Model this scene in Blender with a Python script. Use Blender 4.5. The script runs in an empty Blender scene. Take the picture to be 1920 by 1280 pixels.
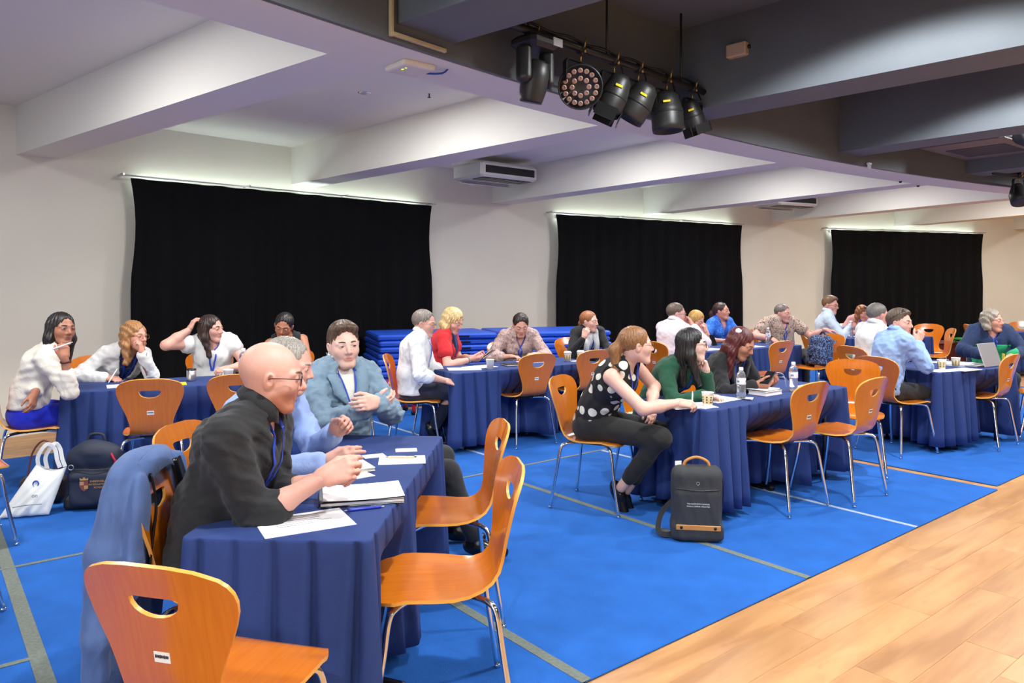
import bpy, bmesh, math, random, zlib
import numpy as np
from mathutils import Vector, Matrix, geometry as mgeo
random.seed(7); rng = np.random.default_rng(7)
SC = bpy.context.scene
COL = SC.collection
R_ = math.radians

# ------------------------------------------------------------------ camera, world, light
cam_d = bpy.data.cameras.new('camera'); cam = bpy.data.objects.new('camera', cam_d); COL.objects.link(cam)
cam.location = (0, 0, 1.5); cam.rotation_euler = (R_(90), 0, 0)
cam_d.sensor_width = 36; cam_d.lens = 36 * 1400 / 1920
cam_d.shift_y = -110 / 1920
cam_d.clip_start = .05; cam_d.clip_end = 100
SC.camera = cam
SC.view_settings.view_transform = 'Standard'; SC.view_settings.look = 'None'
SC.view_settings.gamma = 1; SC.view_settings.use_curve_mapping = False
SC.view_settings.exposure = 0.05
w = bpy.data.worlds.new('world'); SC.world = w; w.use_nodes = True
w.node_tree.nodes['Background'].inputs[0].default_value = (.9, .95, 1, 1)
w.node_tree.nodes['Background'].inputs[1].default_value = .05

def area(name, loc, target, sx, sy, power, color=(1, 1, 1), spread=180):
    l = bpy.data.lights.new(name, 'AREA'); l.shape = 'RECTANGLE'; l.size = sx; l.size_y = sy
    l.energy = power; l.color = color; l.spread = R_(spread)
    o = bpy.data.objects.new(name, l); COL.objects.link(o); o.location = loc
    o.rotation_euler = (Vector(target) - Vector(loc)).to_track_quat('-Z', 'Y').to_euler()
    return o
# tall daylight windows of the hall's far side, behind the camera
area('hall_window_daylight', (-3.0, -4.15, 1.65), (3.0, 4.0, 2.2), 7.0, 2.2, 300, (.86, .94, 1.0))
# recessed downlights of the hall, set in the slab between the dark beams
def downspot(x, y, z, power, color=(.95, .98, 1.0), cone=148):
    l = bpy.data.lights.new('hall_downlight', 'SPOT'); l.energy = power; l.color = color; l.spot_size = R_(cone); l.spot_blend = .22; l.shadow_soft_size = .09
    o = bpy.data.objects.new('hall_downlight', l); COL.objects.link(o); o.location = (x, y, z)
for a in (149.5, 142.7, 136.5, 130.2, 123.9, 117.6, 111.4):
    for r, pw in ((23.0, 370), (20.0, 170), (16.6, 150)):
        downspot(18.5 + r * math.cos(R_(a)), -12 + r * math.sin(R_(a)), 3.48, pw)
# recessed lamps of the low coffered ceiling over the tables
for a, r in ((143.6, 27.0), (137.6, 27.0), (131.4, 27.0), (125.2, 27.2), (119, 27.4), (112.6, 27.4), (106.2, 27.4), (99.8, 27.4)):
    x, y = 18.5 + r * math.cos(R_(a)), -12 + r * math.sin(R_(a))
    area('coffer_lamp', (x, y, 3.20), (x, y, 0), .5, .5, 74, (1.0, .99, .97))

# ------------------------------------------------------------------ helpers
def new_mesh(name, v, f, smooth=False):
    me = bpy.data.meshes.new(name)
    me.from_pydata([tuple(map(float, p)) for p in v], [], [tuple(map(int, q)) for q in f])
    if smooth: me.polygons.foreach_set('use_smooth', [True] * len(me.polygons))
    me.update(); return me
def fast_mesh(name, v, quads, smooth=True):
    me = bpy.data.meshes.new(name); v = np.asarray(v, np.float32); q = np.asarray(quads, np.int32)
    me.vertices.add(len(v)); me.vertices.foreach_set('co', v.ravel())
    me.loops.add(q.size); me.loops.foreach_set('vertex_index', q.ravel())
    k = q.shape[1]
    me.polygons.add(len(q)); me.polygons.foreach_set('loop_start', np.arange(0, q.size, k, dtype=np.int32))
    me.polygons.foreach_set('use_smooth', np.full(len(q), smooth))
    me.update(calc_edges=True); me.validate(); return me
def obj(name, me, mats=None, parent=None, loc=None, rot=None):
    o = bpy.data.objects.new(name, me); COL.objects.link(o)
    if mats is not None and me is not None and len(me.materials) == 0:
        for m in (mats if isinstance(mats, (list, tuple)) else [mats]): me.materials.append(m)
    if parent: o.parent = parent
    if loc is not None: o.location = loc
    if rot is not None: o.rotation_euler = rot if hasattr(rot, '__len__') else (0, 0, rot)
    return o
def tag(o, label=None, cat=None, group=None, kind=None):
    if label: o['label'] = label
    if cat: o['category'] = cat
    if group: o['group'] = group
    if kind: o['kind'] = kind
    return o
def empty(name, loc=(0, 0, 0), rz=0, **k):
    o = bpy.data.objects.new(name, None); COL.objects.link(o); o.location = loc
    o.rotation_euler = (0, 0, rz); o.empty_display_size = .05
    return tag(o, **k)
def copy_tree(o, parent=None):
    c = o.copy(); COL.objects.link(c)
    if parent: c.parent = parent
    for ch in list(o.children): copy_tree(ch, c)
    return c
class MB:
    def __init__(s): s.v = []; s.f = []; s.mi = []; s.m = 0
    def add(s, v, f):
        n = len(s.v); s.v += [tuple(p) for p in v]; s.f += [tuple(i + n for i in q) for q in f]; s.mi += [s.m] * len(f); return s
    def box(s, c, d, rz=0, M=None):
        hx, hy, hz = d[0] / 2, d[1] / 2, d[2] / 2
        p = [(x, y, z) for x in (-hx, hx) for y in (-hy, hy) for z in (-hz, hz)]
        m = M if M is not None else Matrix.Rotation(rz, 4, 'Z')
        p = [tuple((m @ Vector(q)) + Vector(c)) for q in p]
        return s.add(p, [(0, 1, 3, 2), (4, 6, 7, 5), (0, 4, 5, 1), (2, 3, 7, 6), (0, 2, 6, 4), (1, 5, 7, 3)])
    def bbox(s, c, d, b=.004, rz=0, M=None):   # bevelled box
        hx, hy, hz = d[0] / 2, d[1] / 2, d[2] / 2; b = min(b, hx * .9, hy * .9, hz * .9)
        m = M if M is not None else Matrix.Rotation(rz, 4, 'Z')
        ring = [(-hx + b, -hy), (hx - b, -hy), (hx, -hy + b), (hx, hy - b), (hx - b, hy), (-hx + b, hy), (-hx, hy - b), (-hx, -hy + b)]
        lv = [(-hz, 1), (-hz + b, 0), (hz - b, 0), (hz, 1)]; v = []
        for z, ins in lv:
            for x, y in ring:
                k = b if ins else 0
                v.append((x - math.copysign(min(k, abs(x)), x), y - math.copysign(min(k, abs(y)), y), z))
        f = [tuple(range(7, -1, -1)), tuple(range(24, 32))]
        for l in range(3):
            for i in range(8): j = (i + 1) % 8; f.append((l * 8 + i, l * 8 + j, l * 8 + 8 + j, l * 8 + 8 + i))
        return s.add([tuple((m @ Vector(q)) + Vector(c)) for q in v], f)
    def tube(s, pts, r, n=10, cap=True, closed=False):
        pts = [Vector(p) for p in pts]; rs = r if hasattr(r, '__len__') else [r] * len(pts); m = len(pts)
        up = None; v = []
        for i, p in enumerate(pts):
            if closed: t = (pts[(i + 1) % m] - pts[i - 1]).normalized()
            else: t = (pts[min(i + 1, m - 1)] - pts[max(i - 1, 0)]).normalized()
            if up is None: up = t.orthogonal().normalized()
            else: up = (up - t * up.dot(t)); up = up.normalized() if up.length > 1e-6 else t.orthogonal().normalized()
            b = t.cross(up)
            for k in range(n):
                a = 2 * math.pi * k / n; v.append(p + (up * math.cos(a) + b * math.sin(a)) * rs[i])
        f = []
        for i in range(m if closed else m - 1):
            i2 = (i + 1) % m
            for k in range(n): k2 = (k + 1) % n; f.append((i * n + k, i * n + k2, i2 * n + k2, i2 * n + k))
        if cap and not closed: f += [tuple(range(n - 1, -1, -1)), tuple(range((m - 1) * n, m * n))]
        return s.add(v, f)
    def ribbon(s, pts, nrm, wd, th):           # flat band with thickness; nrm per point = face normal
        pts = [Vector(p) for p in pts]; v = []; m = len(pts)
        for i, p in enumerate(pts):
            t = (pts[min(i + 1, m - 1)] - pts[max(i - 1, 0)]).normalized(); n = Vector(nrm[i]).normalized()
            b = t.cross(n).normalized() * wd / 2
            v += [p - b, p + b, p + b + n * th, p - b + n * th]
        f = [(3, 2, 1, 0), (4 * m - 4, 4 * m - 3, 4 * m - 2, 4 * m - 1)]
        for i in range(m - 1):
            for k in range(4): k2 = (k + 1) % 4; f.append((i * 4 + k, i * 4 + k2, i * 4 + 4 + k2, i * 4 + 4 + k))
        return s.add(v, f)
    def lathe(s, prof, n=20, c=(0, 0, 0), M=None):
        m = M if M is not None else Matrix.Identity(4); v = []
        for r, z in prof:
            for k in range(n):
                a = 2 * math.pi * k / n; v.append((m @ Vector((r * math.cos(a), r * math.sin(a), z))) + Vector(c))
        f = []; L = len(prof)
        for i in range(L - 1):
            for k in range(n): k2 = (k + 1) % n; f.append((i * n + k, i * n + k2, i * n + n + k2, i * n + n + k))
        if prof[0][0] > 1e-5: f.append(tuple(range(n - 1, -1, -1)))
        if prof[-1][0] > 1e-5: f.append(tuple(range((L - 1) * n, L * n)))
        return s.add(v, f)
    def prism(s, poly, z0, z1):
        n = len(poly); v = [(x, y, z0) for x, y in poly] + [(x, y, z1) for x, y in poly]
        f = [tuple(range(n - 1, -1, -1)), tuple(range(n, 2 * n))] + [(i, (i + 1) % n, n + (i + 1) % n, n + i) for i in range(n)]
        return s.add(v, f)
    def build(s, name, mats, parent=None, smooth=False, **k):
        me = new_mesh(name, s.v, s.f, smooth)
        o = obj(name, me, mats, parent, **k)
        if any(s.mi): me.polygons.foreach_set('material_index', s.mi)
        if smooth == 'auto':
            me.polygons.foreach_set('use_smooth', [True] * len(me.polygons)); autosmooth(me)
        return o
def autosmooth(me, ang=35):
    bm = bmesh.new(); bm.from_mesh(me)
    for e in bm.edges:
        if len(e.link_faces) == 2 and e.calc_face_angle(0) > R_(ang): e.smooth = False
    bm.to_mesh(me); bm.free()
def bez(pts, n=8):    # Catmull-Rom through points
    P = [Vector(p) for p in pts]; out = []
    for i in range(len(P) - 1):
        p0, p1, p2, p3 = P[max(i - 1, 0)], P[i], P[i + 1], P[min(i + 2, len(P) - 1)]
        for k in range(n):
            t = k / n
            out.append(.5 * ((2 * p1) + (p2 - p0) * t + (2 * p0 - 5 * p1 + 4 * p2 - p3) * t * t + (3 * p1 - p0 - 3 * p2 + p3) * t ** 3))
    out.append(P[-1]); return out

# ------------------------------------------------------------------ materials
MATS = {}
def srgb(r, g, b): return tuple(((c / 255) / 12.92 if c / 255 <= .04045 else ((c / 255 + .055) / 1.055) ** 2.4) for c in (r, g, b)) + (1,)
def mat(name, col, rough=.6, metal=0, bump=0, bscale=200, var=0, vscale=8, spec=.5, emit=None, estr=0, sheen=0, coat=0, trans=0):
    if name in MATS: return MATS[name]
    m = bpy.data.materials.new(name); m.use_nodes = True; nt = m.node_tree; b = nt.nodes['Principled BSDF']
    c = col if len(col) == 4 else tuple(col) + (1,)
    b.inputs['Base Color'].default_value = c; b.inputs['Roughness'].default_value = rough; b.inputs['Metallic'].default_value = metal
    b.inputs['Specular IOR Level'].default_value = spec
    if sheen: b.inputs['Sheen Weight'].default_value = sheen
    if coat: b.inputs['Coat Weight'].default_value = coat; b.inputs['Coat Roughness'].default_value = .08
    if trans: b.inputs['Transmission Weight'].default_value = trans
    if emit: b.inputs['Emission Color'].default_value = emit; b.inputs['Emission Strength'].default_value = estr
    if var or bump:
        tc = nt.nodes.new('ShaderNodeTexCoord')
    if var:
        n = nt.nodes.new('ShaderNodeTexNoise'); n.inputs['Scale'].default_value = vscale; n.inputs['Detail'].default_value = 4
        nt.links.new(tc.outputs['Object'], n.inputs['Vector'])
        r = nt.nodes.new('ShaderNodeValToRGB'); r.color_ramp.elements[0].position = .3; r.color_ramp.elements[1].position = .7
        r.color_ramp.elements[0].color = tuple(x * (1 - var) for x in c[:3]) + (1,)
        r.color_ramp.elements[1].color = tuple(min(x * (1 + var), 1) for x in c[:3]) + (1,)
        nt.links.new(n.outputs['Fac'], r.inputs['Fac']); nt.links.new(r.outputs['Color'], b.inputs['Base Color'])
    if bump:
        n2 = nt.nodes.new('ShaderNodeTexNoise'); n2.inputs['Scale'].default_value = bscale; n2.inputs['Detail'].default_value = 3
        nt.links.new(tc.outputs['Object'], n2.inputs['Vector'])
        bp = nt.nodes.new('ShaderNodeBump'); bp.inputs['Strength'].default_value = bump; bp.inputs['Distance'].default_value = .01
        nt.links.new(n2.outputs['Fac'], bp.inputs['Height']); nt.links.new(bp.outputs['Normal'], b.inputs['Normal'])
    MATS[name] = m; return m
def wood_mat(name, c0, c1, scale=(1, 1, 1), rough=.3, coat=0, grain=9, knot=None):
    m = bpy.data.materials.new(name); m.use_nodes = True; nt = m.node_tree; b = nt.nodes['Principled BSDF']
    tc = nt.nodes.new('ShaderNodeTexCoord'); mp = nt.nodes.new('ShaderNodeMapping'); mp.inputs['Scale'].default_value = scale
    oi = nt.nodes.new('ShaderNodeObjectInfo'); ad = nt.nodes.new('ShaderNodeVectorMath'); ad.operation = 'ADD'
    mu = nt.nodes.new('ShaderNodeVectorMath'); mu.operation = 'SCALE'; mu.inputs['Scale'].default_value = 37.0
    cx = nt.nodes.new('ShaderNodeCombineXYZ')
    for i in range(3): nt.links.new(oi.outputs['Random'], cx.inputs[i])
    nt.links.new(cx.outputs[0], mu.inputs[0]); nt.links.new(tc.outputs['Object'], ad.inputs[0]); nt.links.new(mu.outputs[0], ad.inputs[1])
    nt.links.new(ad.outputs[0], mp.inputs['Vector'])
    n = nt.nodes.new('ShaderNodeTexNoise'); n.inputs['Scale'].default_value = grain; n.inputs['Detail'].default_value = 6; n.inputs['Distortion'].default_value = .6
    nt.links.new(mp.outputs[0], n.inputs['Vector'])
    r = nt.nodes.new('ShaderNodeValToRGB'); r.color_ramp.elements[0].position = .32; r.color_ramp.elements[1].position = .66
    r.color_ramp.elements[0].color = c0; r.color_ramp.elements[1].color = c1
    nt.links.new(n.outputs['Fac'], r.inputs['Fac'])
    hs = nt.nodes.new('ShaderNodeHueSaturation'); mr = nt.nodes.new('ShaderNodeMapRange'); mr.inputs[3].default_value = .93; mr.inputs[4].default_value = 1.06
    nt.links.new(oi.outputs['Random'], mr.inputs[0]); nt.links.new(mr.outputs[0], hs.inputs['Value']); nt.links.new(r.outputs['Color'], hs.inputs['Color'])
    src = hs.outputs[0]
    if knot:
        mp2 = nt.nodes.new('ShaderNodeMapping'); mp2.inputs['Scale'].default_value = (1.1, 5.5, 1); nt.links.new(ad.outputs[0], mp2.inputs['Vector'])
        n2 = nt.nodes.new('ShaderNodeTexNoise'); n2.inputs['Scale'].default_value = 2.0; n2.inputs['Detail'].default_value = 7; n2.inputs['Roughness'].default_value = .65; n2.inputs['Distortion'].default_value = 1.2; nt.links.new(mp2.outputs[0], n2.inputs['Vector'])
        r2 = nt.nodes.new('ShaderNodeMapRange'); r2.inputs[1].default_value = .60; r2.inputs[2].default_value = .78; r2.inputs[4].default_value = .6; nt.links.new(n2.outputs['Fac'], r2.inputs[0])
        mx = nt.nodes.new('ShaderNodeMixRGB'); mx.inputs[2].default_value = knot; nt.links.new(r2.outputs[0], mx.inputs[0]); nt.links.new(src, mx.inputs[1]); src = mx.outputs[0]
    nt.links.new(src, b.inputs['Base Color']); b.inputs['Roughness'].default_value = rough
    if coat: b.inputs['Coat Weight'].default_value = coat; b.inputs['Coat Roughness'].default_value = .12
    MATS[name] = m; return m
M_wall = mat('wall_paint', srgb(224, 220, 207), .7, bump=.03, bscale=60, var=.02, vscale=1.5)
M_white = mat('ceiling_paint', srgb(224, 222, 214), .75, bump=.02, bscale=50)
M_dark = mat('dark_ceiling_paint', srgb(98, 104, 110), .75, bump=.12, bscale=35, var=.06, vscale=3)
M_black = mat('black_metal', srgb(26, 26, 28), .42, bump=.05, bscale=300)
M_blackp = mat('black_plastic', srgb(18, 18, 20), .35)
M_chrome = mat('chrome', (.82, .83, .85), .12, 1)
M_shell = wood_mat('chair_plywood', srgb(200, 104, 12), srgb(208, 115, 18), (6, .4, .4), .2, .5, 14)
M_shelledge = mat('chair_ply_edge', srgb(226, 160, 70), .35)
M_sticker = mat('white_sticker', srgb(236, 234, 230), .5)
M_ink = mat('black_ink', srgb(24, 24, 26), .6)
M_cloth = mat('navy_tablecloth', srgb(33, 56, 114), .85, bump=.25, bscale=420, var=.05, vscale=20, sheen=.0)
M_carpet = mat('blue_carpet', srgb(38, 98, 180), .95, bump=.6, bscale=260, var=.1, vscale=5, spec=.2)
M_curtain = mat('black_curtain', srgb(18, 18, 20), .95, bump=.2, bscale=300, spec=.1)
M_plank = wood_mat('floor_laminate', srgb(164, 114, 68), srgb(192, 143, 92), (.5, 3.2, 1), .4, .0, 3.2, srgb(150, 92, 56))
M_paper = mat('white_paper', srgb(240, 240, 240), .7)
M_tape = mat('worn_tape', srgb(104, 112, 104), .8, var=.2, vscale=60)
M_tape2 = mat('pale_tape', srgb(150, 165, 185), .8, var=.2, vscale=60)
M_steel = mat('brushed_steel', (.62, .62, .63), .3, 1)
# ------------------------------------------------------------------ room (circular hall, centre CC)
CC = (18.5, -12.0); RW = 30.27; RI = 25.28; RO = 24.85
def pol(a, r): return (CC[0] + r * math.cos(R_(a)), CC[1] + r * math.sin(R_(a)))
def arc_block(mb, a0, a1, r0, r1, z0, z1, step=.8):
    n = max(1, int(math.ceil(abs(a1 - a0) / step))); A = [a0 + (a1 - a0) * i / n for i in range(n + 1)]; v = []
    for a in A:
        x0, y0 = pol(a, r0); x1, y1 = pol(a, r1)
        v += [(x0, y0, z0), (x1, y1, z0), (x1, y1, z1), (x0, y0, z1)]
    f = [(0, 1, 2, 3), (4 * n + 3, 4 * n + 2, 4 * n + 1, 4 * n)]
    for i in range(n):
        for k in range(4): k2 = (k + 1) % 4; f.append((i * 4 + k, i * 4 + 4 + k, i * 4 + 4 + k2, i * 4 + k2))
    return mb.add(v, f)
def radial_beam(a, r0, r1, wd, z0, z1, mb):
    v = []
    for r in (r0, r1):
        d = math.degrees(wd / 2 / r)
        for z in (z0, z1):
            for s in (-1, 1): x, y = pol(a + s * d, r); v.append((x, y, z))
    return mb.add(v, [(0, 1, 3, 2), (4, 6, 7, 5), (0, 4, 5, 1), (2, 3, 7, 6), (0, 2, 6, 4), (1, 5, 7, 3)])
# wall with three window openings behind the curtains
CURT = [(138.54, 130.82, 2.63), (126.22, 117.74, 2.645), (113.12, 104.85, 2.635)]
WZ0, WZ1 = .9, 2.5
mb = MB(); edges = [165]
for a, b, _ in CURT: edges += [a - .9, b + .9]
edges += [84]
for i in range(0, len(edges), 2): arc_block(mb, edges[i], edges[i + 1], RW, RW + .2, 0, 3.6)
for a, b, _ in CURT:
    arc_block(mb, a - .9, b + .9, RW, RW + .2, 0, WZ0); arc_block(mb, a - .9, b + .9, RW, RW + .2, WZ1, 3.6)
wall = tag(mb.build('wall_back', M_wall), kind='structure')
M_day = mat('window_daylight', (.8, .9, .88), .3, emit=(.86, 1.0, .95, 1), estr=1.2)
M_frame = mat('window_frame_paint', srgb(210, 210, 205), .5)
for i, (a, b, _) in enumerate(CURT):
    mb = MB(); a0, a1 = a - .9, b + .9
    for z in (WZ0 + .02, WZ1 - .02): arc_block(mb, a0, a1, RW + .06, RW + .12, z - .02, z + .02)
    n = 6
    for k in range(n + 1):
        t = a0 + (a1 - a0) * k / n; t = min(max(t, min(a0, a1) + .05), max(a0, a1) - .05)
        arc_block(mb, t + .05, t - .05, RW + .06, RW + .12, WZ0, WZ1)
    wf = tag(mb.build('window_%d' % (i + 1), M_frame), kind='structure')
    for k in range(n):
        m2 = MB(); t0 = a0 + (a1 - a0) * k / n; t1 = a0 + (a1 - a0) * (k + 1) / n
        arc_block(m2, t0, t1, RW + .085, RW + .095, WZ0 + .02, WZ1 - .02); m2.build('pane', M_day, wf)
# the rest of the hall around and behind the camera
mb = MB(); p0 = pol(165, RW); p1 = (17, -5.2); p2 = pol(84, RW)
def wall_seg(n, p, q, m=M_wall):
    mb = MB(); v = Vector((q[0] - p[0], q[1] - p[1], 0)); mb.box(((p[0] + q[0]) / 2, (p[1] + q[1]) / 2, 1.8), (v.length, .2, 3.6), math.atan2(v.y, v.x))
    return tag(mb.build(n, m), kind='structure')
wall_seg('wall_front', p0, p1); wall_seg('wall_right', p1, p2)
# ceiling: white coffers over the tables, dark beams over the hall
ceil = empty('ceiling', (0, 0, 0), kind='structure')
mb = MB(); arc_block(mb, 165, 84, RI - .1, RW + .2, 3.22, 3.32); mb.build('coffer_panel', M_white, ceil)
mb = MB(); arc_block(mb, 165, 84, RO + .03, RI, 2.75, 3.5, .5); mb.build('ring_soffit', M_white, ceil)
mb = MB(); arc_block(mb, 165, 84, RO, RO + .03, 2.753, 3.5, .5); mb.build('ring_fascia', M_dark, ceil)
mb = MB(); poly = [pol(a, RO + .02) for a in np.arange(84, 160.1, 1)] + [(-5.2, -5.4), (21, -5.4)]
mb.prism(poly, 3.5, 3.6); mb.build('hall_slab', M_dark, ceil)
ba = [146.6, 140.1, 134.4, 128.1, 121.8, 115.5, 109.0, 102.5, 96, 90]
for a in ba:
    mb = MB(); radial_beam(a, RI, RW + .05, .36, 2.75, 3.25, mb); mb.build('beam', M_white, ceil)
for a in [151.8, 145.6, 139.75, 133.3, 127.0, 120.7, 114.5, 108.3, 102, 95.8, 89.6]:
    mb = MB(); radial_beam(a, 6.0, RO + .02, .42, 2.85, 3.52, mb); mb.build('hall_beam', M_dark, ceil)
# floor: carpet frame u (along) v (towards the windows)
U = (math.cos(R_(38.8)), math.sin(R_(38.8))); V = (-U[1], U[0]); O_ = (.28, 2.8)
def uv(u, v): return (O_[0] + u * U[0] + v * V[0], O_[1] + u * U[1] + v * V[1])
mb = MB(); mb.prism([(-13, -10), (20, -10), (20, 20), (-13, 20)], -.12, -.0015)
floor = tag(mb.build('floor', M_plank), kind='structure')
pl = {}
def plank(u0, u1, v0, v1):
    L, W = round(u1 - u0, 3), round(v1 - v0, 3); k = (L, W)
    if k not in pl:
        m2 = MB(); m2.bbox((0, 0, -.004), (L - .002, W - .002, .008), .0012); pl[k] = new_mesh('plank', m2.v, m2.f); pl[k].materials.append(M_plank)
    x, y = uv((u0 + u1) / 2, (v0 + v1) / 2); o = obj('plank', pl[k], None, floor, (x, y, 0), R_(38.8))
PW, PL = .19, 1.21
for r in range(17):
    off = random.random() * PL
    for c in range(-1, 8):
        if r >= 6 and (c < 0): continue
        plank(-1.6 + c * PL + off, -1.6 + (c + 1) * PL + off, -(r + 1) * PW, -r * PW)
for r in range(6):
    off = random.random() * PL
    for c in range(-5, 5): plank(c * PL + off, (c + 1) * PL + off, 5.62 + r * PW, 5.62 + (r + 1) * PW)
# carpet mats
CA = [(-6.4, -1.59, .0, 2.68, 'wide blue carpet under the bags, left of the worn tape'), (-1.57, -.015, 0, 2.68, 'blue carpet under the nearest skirted table'),
      (-.005, 1.56, 0, 2.68, 'open blue carpet in front of the empty chairs'), (1.575, 2.81, 0, 2.68, 'blue carpet under the grey backpack'),
      (2.825, 4.15, 0, 2.68, 'blue carpet whose corner meets the wooden strip'), (4.26, 10.5, .04, 5.62, 'far right blue carpet beyond the thin wooden strip'),
      (-5.2, 1.9, 2.69, 5.62, 'rear blue carpet in front of the left curtain'), (1.91, 4.15, 2.69, 5.62, 'rear blue carpet below the middle tables')]
for u0, u1, v0, v1, lb in CA:
    m2 = MB(); m2.bbox((0, 0, .004), (u1 - u0, v1 - v0, .008), .003); x, y = uv((u0 + u1) / 2, (v0 + v1) / 2)
    tag(m2.build('carpet', M_carpet, None, loc=(x, y, 0), rot=R_(38.8)), lb, 'carpet', 'blue carpets')
TP = [(-1.58, -1.58, 0, 5.6, .06, 0, 'long worn grey tape running past the white tote bag'), (0, 0, 0, 2.68, .05, 0, 'worn tape strip under the front empty chair'),
      (1.567, 1.567, 0, 2.68, .045, 0, 'worn tape strip passing the chair with polka dot top'), (2.817, 2.817, 0, 2.68, .035, 1, 'pale tape strip below the pair of empty chairs'),
      (1.905, 1.905, 2.69, 5.6, .035, 1, 'pale tape strip leading to the blue mats'), (-6.3, 4.16, 2.685, 2.685, .03, 0, 'thin tape across the carpets in mid room'),
      (-6.3, -1.6, 1.5, 1.5, .03, 0, 'thin tape across the left carpet below the jacket')]
for u0, u1, v0, v1, wd, k, lb in TP:
    m2 = MB(); du, dv = max(u1 - u0, wd), max(v1 - v0, wd); m2.box((0, 0, 0), (du, dv, .0016)); x, y = uv((u0 + u1) / 2, (v0 + v1) / 2)
    tag(m2.build('tape_strip', [M_tape, M_tape2][k], None, loc=(x, y, .0089 + .0008 * (dv < .1)), rot=R_(38.8)), lb, 'tape', 'carpet tapes')
# curtains on rods
for i, (a, b, zt) in enumerate(CURT):
    A = Vector(pol(a, RW - .16)).to_3d(); B = Vector(pol(b, RW - .16)).to_3d(); L = (B - A).length; d = (B - A) / L; nrm = Vector((d.y, -d.x, 0))
    lb = ['widest black curtain, on the wall behind the left tables', 'black curtain in the middle, behind the red haired woman', 'farthest black curtain at right'][i]
    cr = empty('curtain', A, 0, label=lb, cat='curtain', group='black window curtains')
    ns, nz = int(L / .018), 14; v = []; rnd = np.random.default_rng(i); ph = np.cumsum(rnd.uniform(.5, 1.5, ns + 1)) * .36
    sway = .02 * np.sin(np.linspace(0, 9 + i, ns + 1)) + .012 * np.sin(np.linspace(0, 31, ns + 1))
    ys = [zt - .02 - (zt - .06) * (k / nz) ** 1.1 for k in range(nz + 1)]
    for k, z in enumerate(ys):
        t = k / nz; am = .012 + .03 * t
        for j in range(ns + 1):
            s = L * j / ns; e = min(1, min(s, L - s) / .3)
            pin = .05 * math.sin(min(t * 2.2, 1) * math.pi) * (1 - e) * (1 if j < ns / 2 else -1)
            sag = .003 * math.sin(s * 2 * math.pi / .42) * max(0, 1 - t * 6)
            off = am * math.sin(ph[j] + .5 * math.sin(ph[j] * .37)) + sway[j] * t * e
            p = d * (s + pin) + nrm * (.02 + off); v.append((p.x, p.y, z + (sag if k == 0 else 0)))
    f = [(k * (ns + 1) + j, k * (ns + 1) + j + 1, (k + 1) * (ns + 1) + j + 1, (k + 1) * (ns + 1) + j) for k in range(nz) for j in range(ns)]
    me = new_mesh('drape', v, f, True); o = obj('drape', me, M_curtain, cr); md = o.modifiers.new('thickness', 'SOLIDIFY'); md.thickness = .006
    m2 = MB(); m2.tube([d * -.1 + Vector((0, 0, zt + .01)), d * (L + .1) + Vector((0, 0, zt + .01))], .009, 8); m2.build('rod', M_steel, cr, True)
    for s in (-.06, L * .33, L * .66, L + .06):
        m2 = MB(); p = d * s; m2.bbox((p.x - nrm.x * .075, p.y - nrm.y * .075, zt + .02), (.02, .17, .025), .003, math.atan2(d.y, d.x)); m2.build('bracket', M_steel, cr)

# unseen glowing strips, added to brighten wall and coffers above the curtains
M_glow = mat('glow_strip', (.9, 1, .96), .4, emit=(.84, 1.0, .95, 1), estr=22)
for i, (a, b, zt) in enumerate(CURT):
    A = Vector(pol(a - .25, RW - .055)).to_3d(); B = Vector(pol(b + .25, RW - .055)).to_3d(); r = empty('glow_strip', A, 0, label=['added glow strip hidden behind the head of the widest curtain', 'added glow strip hidden behind the head of the middle curtain', 'added glow strip hidden behind the head of the farthest curtain'][i], cat='lamp')
    m2 = MB(); m2.tube([Vector((0, 0, zt - .035)), B - A + Vector((0, 0, zt - .035))], .011, 8); m2.build('tube', M_glow, r, True)
    d = (B - A).normalized(); m2 = MB(); c = (B - A) / 2 + Vector((-d.y, d.x, 0)) * .035; m2.bbox((c.x, c.y, zt - .035), ((B - A).length, .03, .03), .003, math.atan2(d.y, d.x)); m2.build('batten', M_frame, r)
# ------------------------------------------------------------------ plywood shell chair
def shell_profile(v):          # seat front (0) -> back top (1): y (forward), z
    P = [(0, .215, .432), (.06, .19, .446), (.2, .09, .447), (.36, -.06, .440), (.47, -.15, .452), (.54, -.197, .487), (.62, -.222, .55), (.74, -.243, .65), (.87, -.268, .755), (1, -.300, .85)]
    for i in range(len(P) - 1):
        if v <= P[i + 1][0] or i == len(P) - 2:
            t = (v - P[i][0]) / (P[i + 1][0] - P[i][0])
            q = [P[max(i - 1, 0)], P[i], P[i + 1], P[min(i + 2, len(P) - 1)]]
            o = []
            for c in (1, 2):
                m1 = (q[2][c] - q[0][c]) / max(q[2][0] - q[0][0], 1e-6) * (q[2][0] - q[1][0]); m2 = (q[3][c] - q[1][c]) / max(q[3][0] - q[1][0], 1e-6) * (q[2][0] - q[1][0])
                o.append((2 * t ** 3 - 3 * t * t + 1) * q[1][c] + (t ** 3 - 2 * t * t + t) * m1 + (-2 * t ** 3 + 3 * t * t) * q[2][c] + (t ** 3 - t * t) * m2)
            return o
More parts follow.
